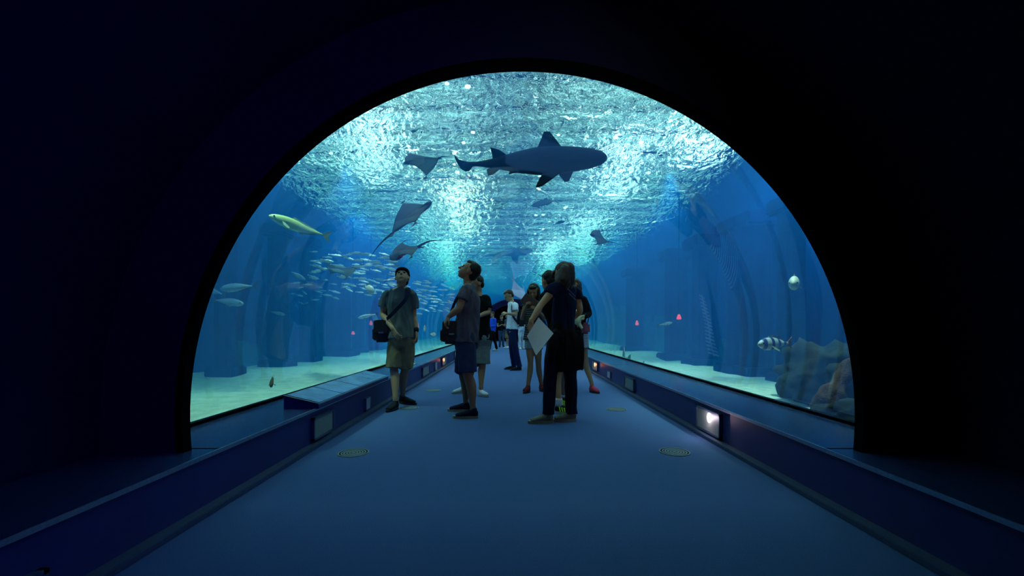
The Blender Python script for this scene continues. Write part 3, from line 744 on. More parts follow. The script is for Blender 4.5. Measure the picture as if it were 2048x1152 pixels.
grille(1349, 904, 'round floor grille near the right bench, closest to the camera on that side')
grille(1233, 819, 'round floor grille farther up the right side of the walkway')
grille(818, 816, 'round floor grille beside the shoes of the capped man')
grille(866, 781, 'farthest round floor grille on the left side of the walkway')

# ================================================================ people
def catmull(P, n):
    out = []
    for i in range(len(P)-1):
        a = P[max(i-1, 0)]; b = P[i]; c = P[i+1]; d = P[min(i+2, len(P)-1)]
        for k in range(n):
            t = k/n; out.append(.5*((2*b)+(c-a)*t+(2*a-5*b+4*c-d)*t*t+(3*b-a-3*c+d)*t**3))
    out.append(P[-1]); return out
def tube(bm, pts, radii, wax=None, n=4, seg=16, caps=True):
    """tapered limb through pts; radii are numbers or (across wax, other) pairs"""
    pts = [Vector(p) for p in pts]; rr = [Vector(r) if isinstance(r, (tuple, list)) else Vector((r, r)) for r in radii]
    rr = [Vector((r.x, r.y)) for r in rr]
    p2 = catmull(pts, n) if len(pts) > 2 else [pts[0].lerp(pts[1], k/n) for k in range(n+1)]
    r2 = []
    for i in range(len(rr)-1):
        for k in range(n): t = k/n; t = t*t*(3-2*t); r2.append(rr[i].lerp(rr[i+1], t))
    r2.append(rr[-1])
    rings = []; N = len(p2); prev = None
    for i in range(N):
        T = (p2[min(i+1, N-1)]-p2[max(i-1, 0)]).normalized()
        A = Vector(wax) if wax is not None else (prev if prev is not None else (Vector((1, 0, 0)) if abs(T.x) < .8 else Vector((0, 0, 1))))
        A = (A-T*A.dot(T)).normalized(); B = T.cross(A); prev = A
        ends = []
        if caps and i == 0: ends = [(-.92, .4), (-.7, .71), (-.38, .92)]
        if caps and i == N-1: tail = [(.38, .92), (.7, .71), (.92, .4)]
        m = min(r2[i])
        for off, s in ends: rings.append([p2[i]+T*off*m+A*math.cos(q)*r2[i].x*s+B*math.sin(q)*r2[i].y*s for q in [2*math.pi*j/seg for j in range(seg)]])
        rings.append([p2[i]+A*math.cos(q)*r2[i].x+B*math.sin(q)*r2[i].y for q in [2*math.pi*j/seg for j in range(seg)]])
        if caps and i == N-1:
            for off, s in tail: rings.append([p2[i]+T*off*m+A*math.cos(q)*r2[i].x*s+B*math.sin(q)*r2[i].y*s for q in [2*math.pi*j/seg for j in range(seg)]])
    loft(bm, rings)
def ell(bm, c, r, M=None, seg=16):
    q = bmesh.ops.create_uvsphere(bm, u_segments=seg, v_segments=max(8, seg*3//4), radius=1); c = Vector(c)
    for v in q['verts']:
        p = Vector((v.co.x*r[0], v.co.y*r[1], v.co.z*r[2])); v.co = c+(M @ p if M is not None else p)
def remesh(bm, voxel, smooth=3, wr=0, wscale=9, seed=0, stretch=.35, decim=None):
    bmesh.ops.recalc_face_normals(bm, faces=bm.faces)
    me = bpy.data.meshes.new('tmp'); bm.to_mesh(me); bm.free()
    o = bpy.data.objects.new('tmp', me); COL.objects.link(o)
    m = o.modifiers.new('r', 'REMESH'); m.mode = 'VOXEL'; m.voxel_size = voxel; m.use_smooth_shade = True
    if smooth: s = o.modifiers.new('s', 'SMOOTH'); s.factor = .5; s.iterations = smooth
    dg = bpy.context.evaluated_depsgraph_get(); dg.update()
    out = bpy.data.meshes.new_from_object(o.evaluated_get(dg))
    bpy.data.objects.remove(o); bpy.data.meshes.remove(me)
    if wr:
        n = len(out.vertices); co = [0.0]*(3*n); no = [0.0]*(3*n)
        out.vertices.foreach_get('co', co); out.vertices.foreach_get('normal', no)
        for i in range(0, 3*n, 3):
            x, y, z = co[i:i+3]
            q = Vector((x*wscale+seed, y*wscale, z*wscale*stretch+.5*math.sin(x*14+y*9)))
            d = (noise.noise(q)+.5*noise.noise(q*2.3))*wr
            co[i] = x+no[i]*d; co[i+1] = y+no[i+1]*d; co[i+2] = z+no[i+2]*d
        out.vertices.foreach_set('co', co); out.update()
    out.polygons.foreach_set('use_smooth', [True]*len(out.polygons)); return out
def band(pts, wid, th, nrm, m, name, parent, off):
    """flat strap along pts, its width across nrm"""
    p2 = catmull([Vector(p) for p in pts], 5); rings = []; N = len(p2)
    for i, p in enumerate(p2):
        T = (p2[min(i+1, N-1)]-p2[max(i-1, 0)]).normalized(); n_ = nrm[min(i//5, len(nrm)-1)] if isinstance(nrm, list) else Vector(nrm)
        n_ = (n_-T*n_.dot(T)).normalized(); W = T.cross(n_)
        rings.append([p+W*wid*a/2+n_*th*b/2-off for a, b in ((-1, -1), (1, -1), (1, 1), (-1, 1))])
    bm = bmesh.new(); loft(bm, rings); bmesh.ops.recalc_face_normals(bm, faces=bm.faces); return obj(name, bm, m, parent)

def headM(yaw, pitch=0, roll=0):
    a = R(yaw); f = Vector((math.sin(a), -math.cos(a), 0)); r = f.cross(Vector((0, 0, 1)))
    M = Matrix((r, f, Vector((0, 0, 1)))).transposed()
    return M @ Matrix.Rotation(R(pitch), 3, 'X') @ Matrix.Rotation(R(roll), 3, 'Y')
def head(bm, c, M, k):
    def E(x, y, z, a, b, d): ell(bm, c+M @ (Vector((x, y, z))*k), (a*k, b*k, d*k), M)
    E(0, -.012, .03, .080, .098, .088); E(0, .028, -.03, .064, .064, .080); E(0, .052, -.090, .027, .026, .022)
    E(-.034, .045, -.028, .026, .03, .034); E(.034, .045, -.028, .026, .03, .034); E(0, .080, .024, .046, .014, .010)
    E(0, .088, -.060, .021, .012, .007); E(0, .086, -.071, .018, .011, .006)
    E(.077, -.006, -.008, .009, .019, .030); E(-.077, -.006, -.008, .009, .019, .030)
    tube(bm, [c+M @ (Vector((0, .086, .012))*k), c+M @ (Vector((0, .112, -.030))*k)], [.008*k, .0135*k], n=3, seg=10)
def hand(bm, wrist, tip, palmn, k=1, curl=25, side=1):
    """palm, four fingers of unequal length and a thumb leaving the side of the palm"""
    wrist = Vector(wrist); d = (Vector(tip)-wrist).normalized(); n_ = Vector(palmn); n_ = (n_-d*n_.dot(d)).normalized(); s = d.cross(n_)*side
    tube(bm, [wrist-d*.02*k, wrist+d*.03*k, wrist+d*.085*k], [(.026*k, .020*k), (.036*k, .016*k), (.040*k, .013*k)], wax=s, n=3, seg=12)
    for i, (off, ln) in enumerate(((-.030, .078), (-.010, .092), (.011, .086), (.030, .066))):
        p = wrist+d*.082*k+s*off*k; pts = [p-d*.02*k]; a = 0; dd = d+s*off*2.2
        for q, fr in enumerate((.45, .32, .26)):
            a += R(curl*(1, 1.3, 1)[q]*(1+.12*i)); p = p+(dd*math.cos(a)+n_*math.sin(a))*ln*fr*k; pts.append(p)
        tube(bm, pts, [.0095*k, .009*k, .0085*k, .0072*k], n=2, seg=8)
    p = wrist+d*.022*k-s*.026*k; t1 = p+(d*.6-s*.75+n_*.25)*.042*k; t2 = t1+(d*.85-s*.25+n_*.4)*.034*k
    tube(bm, [p, t1, t2], [.0135*k, .0115*k, .009*k], n=2, seg=8)

def shoe(name, ankle, yaw, parent, off, mu, ms, L_=.28, pitch=0, wid=.5, high=.0, stripes=None, vox=.007):
    a = R(yaw); f = Vector((math.sin(a), -math.cos(a), 0)); s = Vector((0, 0, 1)).cross(f)
    base = Vector((ankle.x, ankle.y, 0))-f*.055; M = Matrix((s, f, Vector((0, 0, 1)))).transposed()
    P_ = Matrix.Rotation(R(pitch), 3, 'X'); piv = Vector((0, L_*.72, 0))
    def W(x, y, z): return base+M @ (P_ @ (Vector((x, y, z))-piv)+piv)-off
    bm = bmesh.new()
    tube(bm, [W(0, .035, .052), W(0, .09, .055), W(0, .17, .044), W(0, L_-.05, .036)], [(.036, .048), (.040, .050), (.048, .036), (.040, .024)], wax=M @ Vector((1, 0, 0)), n=4)
    tube(bm, [W(0, .05, .06), W(0, .05, .095+high)], [(.037, .043), (.038, .042)], n=3)
    o = obj(name, remesh(bm, vox, 2), mu, parent)
    bm = bmesh.new(); out = []
    for i in range(28):
        q = 2*math.pi*i/28; y = L_/2+math.cos(q)*L_/2; k = y/L_; w_ = (.040+.012*math.sin(math.pi*min(1, k*1.15))*1.0)*(1 if k < .97 else .9)
        out.append((math.sin(q)*w_*(abs(math.sin(q))**-.25 if abs(math.sin(q)) > .05 else 1), y))
    vs0 = [bm.verts.new(W(x, y, 0)) for x, y in out]; vs1 = [bm.verts.new(W(x*1.0, y, .030)) for x, y in out]
    bm.faces.new(vs0[::-1]); bm.faces.new(vs1)
    for i in range(28): bm.faces.new((vs0[i], vs0[(i+1) % 28], vs1[(i+1) % 28], vs1[i]))
    bmesh.ops.recalc_face_normals(bm, faces=bm.faces); obj('sole', bm, ms, o)
    if stripes:
        bm = bmesh.new()
        for sd in (-1, 1):
            for k in range(3):
                y = .085+.030*k; q = [W(sd*.052, y, .034), W(sd*.052, y+.014, .034), W(sd*.040, y-.004, .088-.004*k), W(sd*.040, y-.018, .088-.004*k)]
                q2 = [p-M @ Vector((sd*.010, 0, 0)) for p in q]
                v1 = [bm.verts.new(p) for p in q]; v2 = [bm.verts.new(p) for p in q2]; bm.faces.new(v1); bm.faces.new(v2[::-1])
                for i in range(4): bm.faces.new((v1[i], v1[(i+1) % 4], v2[(i+1) % 4], v2[i]))
        bmesh.ops.recalc_face_normals(bm, faces=bm.faces); obj('side_stripes', bm, stripes, o)
    return o

SKIN = mat('skin', rgb(176, 132, 98), .6, var=.05, scale=20)
SKIN2 = mat('skin_tan', rgb(150, 106, 76), .6, var=.05, scale=20)
HAIR = mat('dark_brown_hair', rgb(26, 19, 16), .55, var=.3, scale=60, bump=.5, bscale=160, spec=.25)
HAIRB = mat('brown_hair', rgb(54, 36, 28), .5, var=.3, scale=60, bump=.5, bscale=160, spec=.3)
EYE = mat('eye_dark', rgb(30, 26, 24), .2)
def cloth(name, c, var=.12, scale=18, **k): return mat(name, c, .92, var=var, scale=scale, bump=.35, bscale=90, spec=.15, **k)
def striped(name, c1, c2, n, axis='Z', rough=.9):
    m = mat(name, c1, rough, spec=.15); nt = m.node_tree; L = nt.links.new
    tc = nt.nodes.new('ShaderNodeTexCoord'); wv = nt.nodes.new('ShaderNodeTexWave'); wv.bands_direction = axis; wv.inputs['Scale'].default_value = n
    wv.inputs['Distortion'].default_value = .6; L(tc.outputs['Object'], wv.inputs['Vector'])
    cr = nt.nodes.new('ShaderNodeMapRange'); cr.inputs['From Min'].default_value = .4; cr.inputs['From Max'].default_value = .6; L(wv.outputs['Fac'], cr.inputs['Value'])
    mx = nt.nodes.new('ShaderNodeMix'); mx.data_type = 'RGBA'; L(cr.outputs[0], mx.inputs[0]); mx.inputs[6].default_value = (*c1, 1); mx.inputs[7].default_value = (*c2, 1)
    L(mx.outputs[2], nt.nodes['Principled BSDF'].inputs['Base Color']); return m

def person(S):
    """S: Y depth, k body scale, yaw, pelvis, waist, chest, neck, head, head turn, arms, legs and clothes; every joint is a point in the tunnel"""
    Y = S['Y']; k = S.get('k', 1); vox = S.get('vox', .008)
    def J(p): return at(p[0], p[1], Y+(p[2] if len(p) > 2 else 0))
    a = R(S['yaw']); f = Vector((math.sin(a), -math.cos(a), 0)); r = f.cross(Vector((0, 0, 1)))
    Pe, Wa, Ch, Ne, He = [J(S[q]) for q in ('pelvis', 'waist', 'chest', 'neck', 'head')]
    feet = [J(l[2]) for l in S['legs']]; fc = sum(feet, Vector())/len(feet)
    root = empty('person', (fc.x, fc.y, 0)); off = Vector((fc.x, fc.y, 0)); tag(root, S['label'], 'person', S.get('group'))
    if S.get('name'): root.name = S['name']
    g = S.get('girth', 1)*k
    def o_(v): return Vector(v)-off
    M = headM(*S['turn']); hk = k*S.get('hk', 1.08)
    # ---- body: one continuous surface
    bm = bmesh.new(); head(bm, o_(He), M, hk)
    tube(bm, [o_(Ne)-Vector((0, 0, .03)), o_(Ne)*.5+o_(He+M @ Vector((0, -.02, -.07))*hk)*.5, o_(He+M @ Vector((0, -.02, -.05))*hk)], [.058*k, .050*k, .052*k], n=3)
    tube(bm, [o_(Pe)-Vector((0, 0, .06)), o_(Pe), o_(Wa), o_(Ch), o_(Ne)-Vector((0, 0, .05)), o_(Ne)], [(.13*g, .09*g), (.145*g, .10*g), (.12*g, .085*g), (.145*g, .095*g), (.13*k, .07*k), (.06*k, .055*k)], wax=r)
    for A in S['arms']:
        sh, el, wr_ = J(A[0]), J(A[1]), J(A[2]); tip = J(A[3])
        tube(bm, [o_(sh), o_(sh).lerp(o_(el), .5), o_(el), o_(el).lerp(o_(wr_), .35), o_(wr_)], [.050*g, .043*g, .036*g, .038*g, .025*g], n=3)
        hand(bm, o_(wr_), o_(tip), A[4], k, A[5] if len(A) > 5 else 25, A[6] if len(A) > 6 else 1)
    for l in S['legs']:
        hp, kn, an = J(l[0]), J(l[1]), J(l[2])
        back = -Vector((math.sin(R(l[3])), -math.cos(R(l[3])), 0))
        tube(bm, [o_(hp), o_(hp).lerp(o_(kn), .5), o_(kn), o_(kn).lerp(o_(an), .33)+back*.018, o_(an).lerp(o_(kn), .12), o_(an)-Vector((0, 0, .02))], [.082*g, .072*g, .052*g, .055*g, .034*k, .034*k], n=3)
    obj('body', remesh(bm, vox, 2), S.get('skin', SKIN), root)
    for s in (-1, 1):
        bm = bmesh.new(); ell(bm, o_(He+M @ (Vector((s*.030, .083, .003))*hk)), (.013*hk, .008*hk, .0075*hk), M, 10); obj('eye', bm, EYE, root, smooth=True)
    # ---- hair
    hm = S.get('hairm', HAIR); st = S.get('hair', 'short'); bm = bmesh.new(); H = o_(He)
    def HE(x, y, z, aa, b, c_): ell(bm, H+M @ (Vector((x, y, z))*hk), (aa*hk, b*hk, c_*hk), M)
    HE(0, -.062, -.012, .070, .05, .062)
    if st != 'nape': HE(0, -.026, .044, .083, .094, .084)
    if st == 'short': HE(0, .035, .084, .056, .048, .030); HE(.02, .0, .100, .05, .06, .026); HE(-.01, -.04, .100, .05, .05, .026)
    if st in ('long', 'bob'):
        ln = {'long': .30, 'bob': .22}[st]
        for x, y, w_ in ((-.07, -.01, .026), (.07, -.01, .026), (-.055, -.055, .038), (.055, -.055, .038), (0, -.075, .046), (-.074, .02, .018), (.074, .02, .018)):
            w_ = w_*(1.35 if st == 'bob' else 1); p = H+M @ (Vector((x, y, .03))*hk); sw = Vector(S.get('hairfall', (0, 0, 0)))
            tube(bm, [p, p+Vector((0, 0, -.1*hk))+M @ Vector((x*(.5 if st == 'bob' else .12), 0, 0)), p+Vector((0, 0, -ln*.7))+sw*.6, p+Vector((0, 0, -ln))+sw], [w_*hk, w_*1.1*hk, w_*.9*hk, w_*.35*hk], n=3)
        HE(0, .05, .075, .062, .04, .03)
    if st != 'none': obj('hair', remesh(bm, .006 if vox < .01 else .012, 2, .004, 40, stretch=.25), hm, root)
    else: bm.free()
    # ---- top
    T = S['top']; bm = bmesh.new(); ti = T.get('loose', .018)
    hem = o_(Pe).lerp(o_(Wa), T.get('hem', -.1)) if T.get('hem', -.1) >= 0 else o_(Pe)+(o_(Pe)-o_(Wa))*(-T.get('hem', -.1))
    tube(bm, [hem, o_(Pe).lerp(o_(Wa), .45), o_(Wa), o_(Ch), o_(Ne)-Vector((0, 0, .045)), o_(Ne)-Vector((0, 0, .005))],
         [(.155*g+ti*1.3, .11*g+ti*1.3), (.146*g+ti*1.1, .102*g+ti*1.1), (.135*g+ti, .098*g+ti), (.155*g+ti*.7, .108*g+ti*.7), (.135*k+ti*.4, .078*k+ti*.4), (.068*k, .064*k)], wax=r, caps=False, seg=24)
    for A in S['arms']:
        sh, el, wr_ = o_(J(A[0])), o_(J(A[1])), o_(J(A[2])); sl = T.get('sleeve', .55); mid = o_(Ch).lerp(o_(Ne), .55).lerp(sh, .55)
        if sl <= 0: tube(bm, [mid, sh], [.06*k, .052*k], n=3); continue
        if sl <= 1: tube(bm, [mid, sh, sh.lerp(el, sl)], [.070*g, .060*g+ti*.2, .052*g+ti*.8], n=4, caps=False)
        else: tube(bm, [mid, sh, sh.lerp(el, .5), el, el.lerp(wr_, .5), el.lerp(wr_, sl-1)], [.068*g, .062*g, .056*g, .050*g, .044*g, .040*g], n=3, caps=False)
    tp = obj('shirt' if not T.get('name') else T['name'], remesh(bm, vox*.9, 3, T.get('wr', .016), 11, stretch=.3), T['m'], root)
    # ---- bottoms
    B = S['bottom']; bm = bmesh.new(); li = B.get('loose', .016); fr = B['len']
    tube(bm, [o_(Pe)+(o_(Wa)-o_(Pe))*.45, o_(Pe), o_(Pe)-Vector((0, 0, .07*k))], [(.138*g+li*.5, .100*g+li*.5), (.155*g+li, .115*g+li), (.145*g+li, .105*g+li)], wax=r, n=3)
    if B.get('skirt'):
        kk = sum([o_(J(l[0])).lerp(o_(J(l[1])), fr) for l in S['legs']], Vector())/2
        tube(bm, [o_(Pe), o_(Pe).lerp(kk, .5), kk], [(.16*g+li, .12*g+li), (.17*g+li, .135*g+li), (.18*g+li, .15*g+li)], wax=r, caps=False, n=4, seg=24)
    else:
        for l in S['legs']:
            hp, kn, an = o_(J(l[0])), o_(J(l[1])), o_(J(l[2]))
            if fr <= 1: tube(bm, [hp, hp.lerp(kn, fr*.5), hp.lerp(kn, fr)], [.088*g+li*.4, .080*g+li*.9, .066*g+li*1.7], n=4, caps=False)
            else:
                e = kn.lerp(an, fr-1); tube(bm, [hp, hp.lerp(kn, .5), kn, kn.lerp(e, .5), e], [.088*g+li*.4, .078*g+li*.6, .060*g+li*.7, .054*g+li*.8, .046*g+li], n=3, caps=False)
    obj(B.get('name', 'shorts' if fr <= 1 else 'trousers'), remesh(bm, vox*.9, 3, B.get('wr', .014), 10, seed=5, stretch=.45), B['m'], root)
    # ---- shoes and socks
    for i, l in enumerate(S['legs']):
        an = J(l[2]); q = S['shoes']; lift = l[4] if len(l) > 4 else 0
        shoe('shoe', an, l[3], root, off, q['m'], q['sole'], q.get('L', .28)*k, lift, stripes=q.get('stripes'), high=q.get('high', 0), vox=.007 if vox < .01 else .012)
        if q.get('sock'):
            bm = bmesh.new(); tube(bm, [o_(an)-Vector((0, 0, .03)), o_(an)+Vector((0, 0, .06))], [.044, .042], caps=False); bmesh.ops.recalc_face_normals(bm, faces=bm.faces)
            obj('sock', bm, q['sock'], root, smooth=True)
    return root, off, f, r, J, o_, M

white_sole = mat('white_rubber', rgb(150, 150, 140), .7); dark_sole = mat('dark_rubber', rgb(30, 30, 34), .7); tan_sole = mat('tan_rubber', rgb(140, 126, 92), .7)
dark_canvas = cloth('dark_canvas', rgb(28, 30, 38)); white_canvas = cloth('white_canvas', rgb(200, 200, 205)); grey_canvas = cloth('grey_canvas', rgb(120, 116, 100))
navyc = cloth('navy_cotton', rgb(15, 18, 52)); blackc = cloth('black_cotton', rgb(10, 10, 14)); denim = cloth('dark_denim', rgb(24, 36, 74)); khaki = cloth('khaki_cotton', rgb(134, 118, 88))
nylon = mat('black_nylon', rgb(12, 12, 18), .6, var=.2, bump=.3, bscale=150)
DN = (0, 0, -1)

# 1 man in a cap on the left
S = dict(Y=5.72, k=1.04, yaw=12, pelvis=(804, 672), waist=(803, 642), chest=(800, 606), neck=(802, 574), head=(804.5, 555, -.03), turn=(8, 34, 0), hair='nape',
         arms=[((775, 590), (765, 628, .02), (786, 658, -.22), (795, 676, -.24), (.6, .3, -.6), 20), ((824, 590), (828, 633, .05), (833, 663, -.02), (836, 692, -.05), (-1, 0, 0), 18, -1)],
         legs=[((791, 678), (788, 738, -.05), (791, 798, -.18), -10), ((816, 678), (811, 738, .04), (805, 790, .22), 62)],
         top=dict(m=fish_mat('dappled_cotton', rgb(70, 80, 88), rgb(104, 108, 100), .95, z0=.9, z1=1.6), sleeve=.62, hem=-.12, loose=.024, wr=.024), bottom=dict(m=khaki, len=.96, loose=.020),
         shoes=dict(m=dark_canvas, sole=dark_sole, L=.29), label='man in dark cap and khaki shorts gazing up beside the left bench', skin=SKIN, vox=.007)
root, off, f, r, J, o_, M = person(S)
H = o_(J(S['head'])); bm = bmesh.new()
ell(bm, H+M @ Vector((0, -.020, .045)), (.098, .112, .094), M, 20); ell(bm, H+M @ Vector((0, .016, .066)), (.094, .092, .066), M, 20)
capm = cloth('dark_cap_cloth', rgb(14, 12, 20)); cp = obj('cap', remesh(bm, .006, 2), capm, root)
bm = bmesh.new()
tube(bm, [H+M @ Vector((0, .070, .066)), H+M @ Vector((0, .100, .058)), H+M @ Vector((0, .125, .050))], [(.072, .010), (.066, .008), (.05, .006)], wax=M @ Vector((1, 0, 0)), n=4)
bmesh.ops.recalc_face_normals(bm, faces=bm.faces); obj('peak', bm, capm, cp, smooth=True)
bm = bmesh.new(); W_ = J(S['arms'][1][2])
tube(bm, [o_(W_+Vector((0, 0, .03))), o_(W_+Vector((0, 0, .012)))], [.032, .031]); bmesh.ops.recalc_face_normals(bm, faces=bm.faces); obj('wristwatch', bm, nylon, root, smooth=True)
bm = bmesh.new(); N_ = o_(J(S['neck'])); tube(bm, [N_+f*.045+Vector((0, 0, -.02)), N_+f*.075+Vector((0, 0, -.07))], [.03, .012]); bmesh.ops.recalc_face_normals(bm, faces=bm.faces)
obj('undershirt', bm, white_canvas, root, smooth=True)
def satchel(c, size, yaw, label, strap, snrm, wid=.045, m=nylon, pocket=True, tagm=None):
    root = empty('shoulder_bag', c, (0, 0, R(yaw))); tag(root, label, 'bag'); sx, sy, sz = size
    obj('bag_body', boxes(((-sx/2, -sy/2, 0), (sx/2, sy/2, sz)), bevel=.025), m, root, smooth=False)
    obj('flap', boxes(((-sx/2-.006, -sy/2-.012, sz*.40), (sx/2+.006, -sy/2+.006, sz*.98)), bevel=.01), m, root)
    obj('side_pocket', boxes(((-sx/2-.03, -sy*.35, .03), (-sx/2+.01, sy*.35, sz*.62)), bevel=.012), m, root)
    obj('buckle', boxes(((-.03, -sy/2-.02, sz*.40), (.03, -sy/2-.008, sz*.47))), tagm or metal, root)
    Mi = root.rotation_euler.to_matrix().inverted(); cv = Vector(c)
    pts = [Mi @ (Vector(p)-cv) for p in strap]; nn = [Mi @ Vector(q) for q in snrm]
    band(pts, wid, .006, nn, cloth('navy_webbing', rgb(16, 18, 44)), 'strap', root, Vector())
    return root
Pj = lambda x, y, d: at(x, y, 5.72+d)
satchel(Pj(765, 684, .02)-Vector((0, 0, 0)), (.17, .32, .29), 10, 'dark messenger bag at the hip of the capped man',
        [Pj(768, 642, .04), Pj(778, 634, -.20), Pj(794, 618, -.235), Pj(810, 600, -.22), Pj(817, 582, -.12), Pj(814, 576, .05), Pj(800, 590, .17), Pj(780, 615, .16), Pj(765, 643, .08)],
        [Vector((-.8, -.6, 0)), Vector((-.2, -1, 0)), Vector((0, -1, .2)), Vector((0, -1, .5)), Vector((0, .2, 1)), Vector((0, 1, .3)), Vector((0, 1, 0)), Vector((-.5, 1, 0))])

# 2 young man in grey, in profile
S = dict(Y=5.12, k=1.0, girth=1.13, yaw=-84, pelvis=(932, 676), waist=(934, 642), chest=(936, 603), neck=(937, 568), head=(938, 543, 0), turn=(-92, 36, 0), hair='short',
         arms=[((931, 583, -.17), (918, 617, -.24), (898, 633, -.22), (886, 652, -.22), (.3, .4, -.9), 28, -1), ((943, 585, .17), (950, 622, .22), (945, 655, .2), (940, 672, .18), (-1, 0, 0), 25)],
         legs=[((934, 686, -.085), (935, 748, -.10), (947, 819, -.14), -88), ((932, 686, .085), (927, 748, .16), (932, 806, .26), -95)],
         top=dict(m=cloth('grey_marl', rgb(84, 80, 92)), sleeve=.5, hem=-.22, loose=.024, wr=.024), bottom=dict(m=cloth('faded_denim', rgb(46, 56, 88)), len=.93, loose=.024),
         shoes=dict(m=cloth('navy_canvas', rgb(20, 26, 44)), sole=tan_sole, L=.29), label='young man in grey tee and denim shorts, seen side-on, looking straight up', skin=SKIN2, vox=.007)
root, *_ = person(S)
Pj = lambda x, y, d: at(x, y, 5.12+d)
satchel(Pj(903, 688, -.06), (.20, .11, .27), 8, 'black laptop bag hanging in front of the young man in grey',
        [Pj(893, 642, -.06), Pj(903, 622, -.17), Pj(912, 600, -.2), Pj(930, 572, -.12), Pj(942, 575, .0), Pj(934, 600, .16), Pj(920, 622, .14), Pj(912, 642, -.02)],
        [Vector((-1, -.4, 0)), Vector((-.7, -1, 0)), Vector((-.4, -1, .1)), Vector((0, -.6, 1)), Vector((0, 1, .5)), Vector((-1, .6, 0)), Vector((-1, .2, 0))], tagm=mat('pale_tag', rgb(110, 130, 125), .5), wid=.035)

# 3 person in black tee behind him
S = dict(Y=6.75, k=1.02, yaw=-30, pelvis=(960, 676), waist=(961, 648), chest=(961, 613), neck=(958, 590), head=(953, 568, 0), turn=(-60, -12, 0), hair='short',
         arms=[((972, 598, -.05), (978, 624, -.1), (956, 633, -.32), (944, 632, -.36), (0, 0, -1), 30), ((949, 598, .1), (942, 628, .05), (940, 640, -.2), (932, 638, -.3), (0, 0, -1), 30)],
         legs=[((966, 680, -.03), (965, 729, -.05), (962, 774, -.12), 30, 8), ((952, 680, .05), (944, 730, .1), (930, 778, .12), -60)],
         top=dict(m=blackc, sleeve=.72, hem=-.1, loose=.03), bottom=dict(m=cloth('grey_cotton', rgb(104, 112, 112)), len=.97, loose=.034),
         shoes=dict(m=white_canvas, sole=white_sole), label='person in loose black tee and grey shorts half hidden behind the young man in grey', skin=SKIN2)
person(S)

# 6 man in white with a backpack
S = dict(Y=10.45, k=1.07, yaw=-72, pelvis=(1024.5, 659), waist=(1025, 642), chest=(1026.5, 622), neck=(1024, 604), head=(1017.5, 591.5, 0), turn=(-70, -30, 0), hair='short', hairm=HAIRB,
         arms=[((1030, 610, -.2), (1031, 629, -.26), (1014, 627, -.3), (1003, 624, -.28), (0, .6, -.8), 35, -1), ((1027, 610, .2), (1024, 629, .2), (1012, 627, .05), (1003, 625, -.1), (0, -.6, -.8), 35)],
         legs=[((1025, 664, -.08), (1030, 695, -.12), (1039, 733, -.05), -70), ((1024, 664, .1), (1024, 697, .1), (1028, 732, .15), -90)],
         top=dict(m=cloth('white_cotton', rgb(226, 228, 236)), sleeve=.55, hem=.05, loose=.018), bottom=dict(m=denim, len=2.02, loose=.012),
         shoes=dict(m=dark_canvas, sole=dark_sole), label='man in white tee and dark jeans with his head bowed, alone in mid-walkway', vox=.011)
person(S)
root = empty('backpack', at(1044, 653, 10.45)); tag(root, 'small dark backpack on the back of the man in white', 'bag')
obj('pack_body', boxes(((-.12, -.16, 0), (.10, .16, .40)), bevel=.05), nylon, root); obj('front_pocket', boxes(((.09, -.12, .04), (.14, .12, .22)), bevel=.02), nylon, root)
for s in (-1, 1):
    q = [at(1041, 640, 10.45+s*.12), at(1037, 612, 10.45+s*.15), at(1029, 603, 10.45+s*.15), at(1023, 612, 10.45+s*.17), at(1026, 632, 10.45+s*.2), at(1038, 648, 10.45+s*.14)]
    band([p-root.location for p in q], .05, .012, [Vector((0, 0, 1)), Vector((0, 0, 1)), Vector((-1, 0, 1)), Vector((-1, 0, 0)), Vector((0, s, -1))], nylon, 'shoulder_strap', root, Vector())

# 7 girl with long hair looking at a tablet
S = dict(Y=7.0, k=.97, girth=.90, yaw=-8, pelvis=(1066, 676), waist=(1067, 650), chest=(1067.5, 621), neck=(1067.5, 600), head=(1067, 583, -.04), turn=(-14, -22, 0), hair='long', hairm=HAIR,
         arms=[((1052, 606), (1044, 637, -.02), (1051, 616, -.28), (1054, 603, -.34), (1, .2, -.2), 35, -1), ((1083, 606), (1090, 637, 0), (1075, 622, -.28), (1067, 612, -.34), (-.6, .2, -.3), 35, 1)],
         legs=[((1059, 682), (1061, 726, -.02), (1056, 773, -.05), -22), ((1075, 682), (1077, 728, .02), (1083, 771, .1), 20)],
         top=dict(m=striped('striped_vest', rgb(96, 96, 92), rgb(40, 42, 50), 9), sleeve=.2, hem=-.15, loose=.012), bottom=dict(m=cloth('pale_denim', rgb(120, 140, 150)), len=.36, loose=.012),
         shoes=dict(m=cloth('maroon_canvas', rgb(96, 24, 34)), sole=dark_sole, L=.25), label='girl with long dark hair and bare legs reading a tablet', skin=SKIN2)
person(S)
c = at(1059, 603, 6.68); root = empty('tablet', c, (R(38), R(32), R(12))); tag(root, 'tablet in a brown cover held up by the long-haired girl', 'tablet')
obj('cover', boxes(((-.125, -.006, -.09), (.125, .004, .09)), bevel=.004), mat('brown_cover', rgb(120, 92, 70), .6), root)
obj('screen', boxes(((-.115, .004, -.08), (.115, .007, .08))), mat('tablet_glass', rgb(40, 44, 52), .1), root)

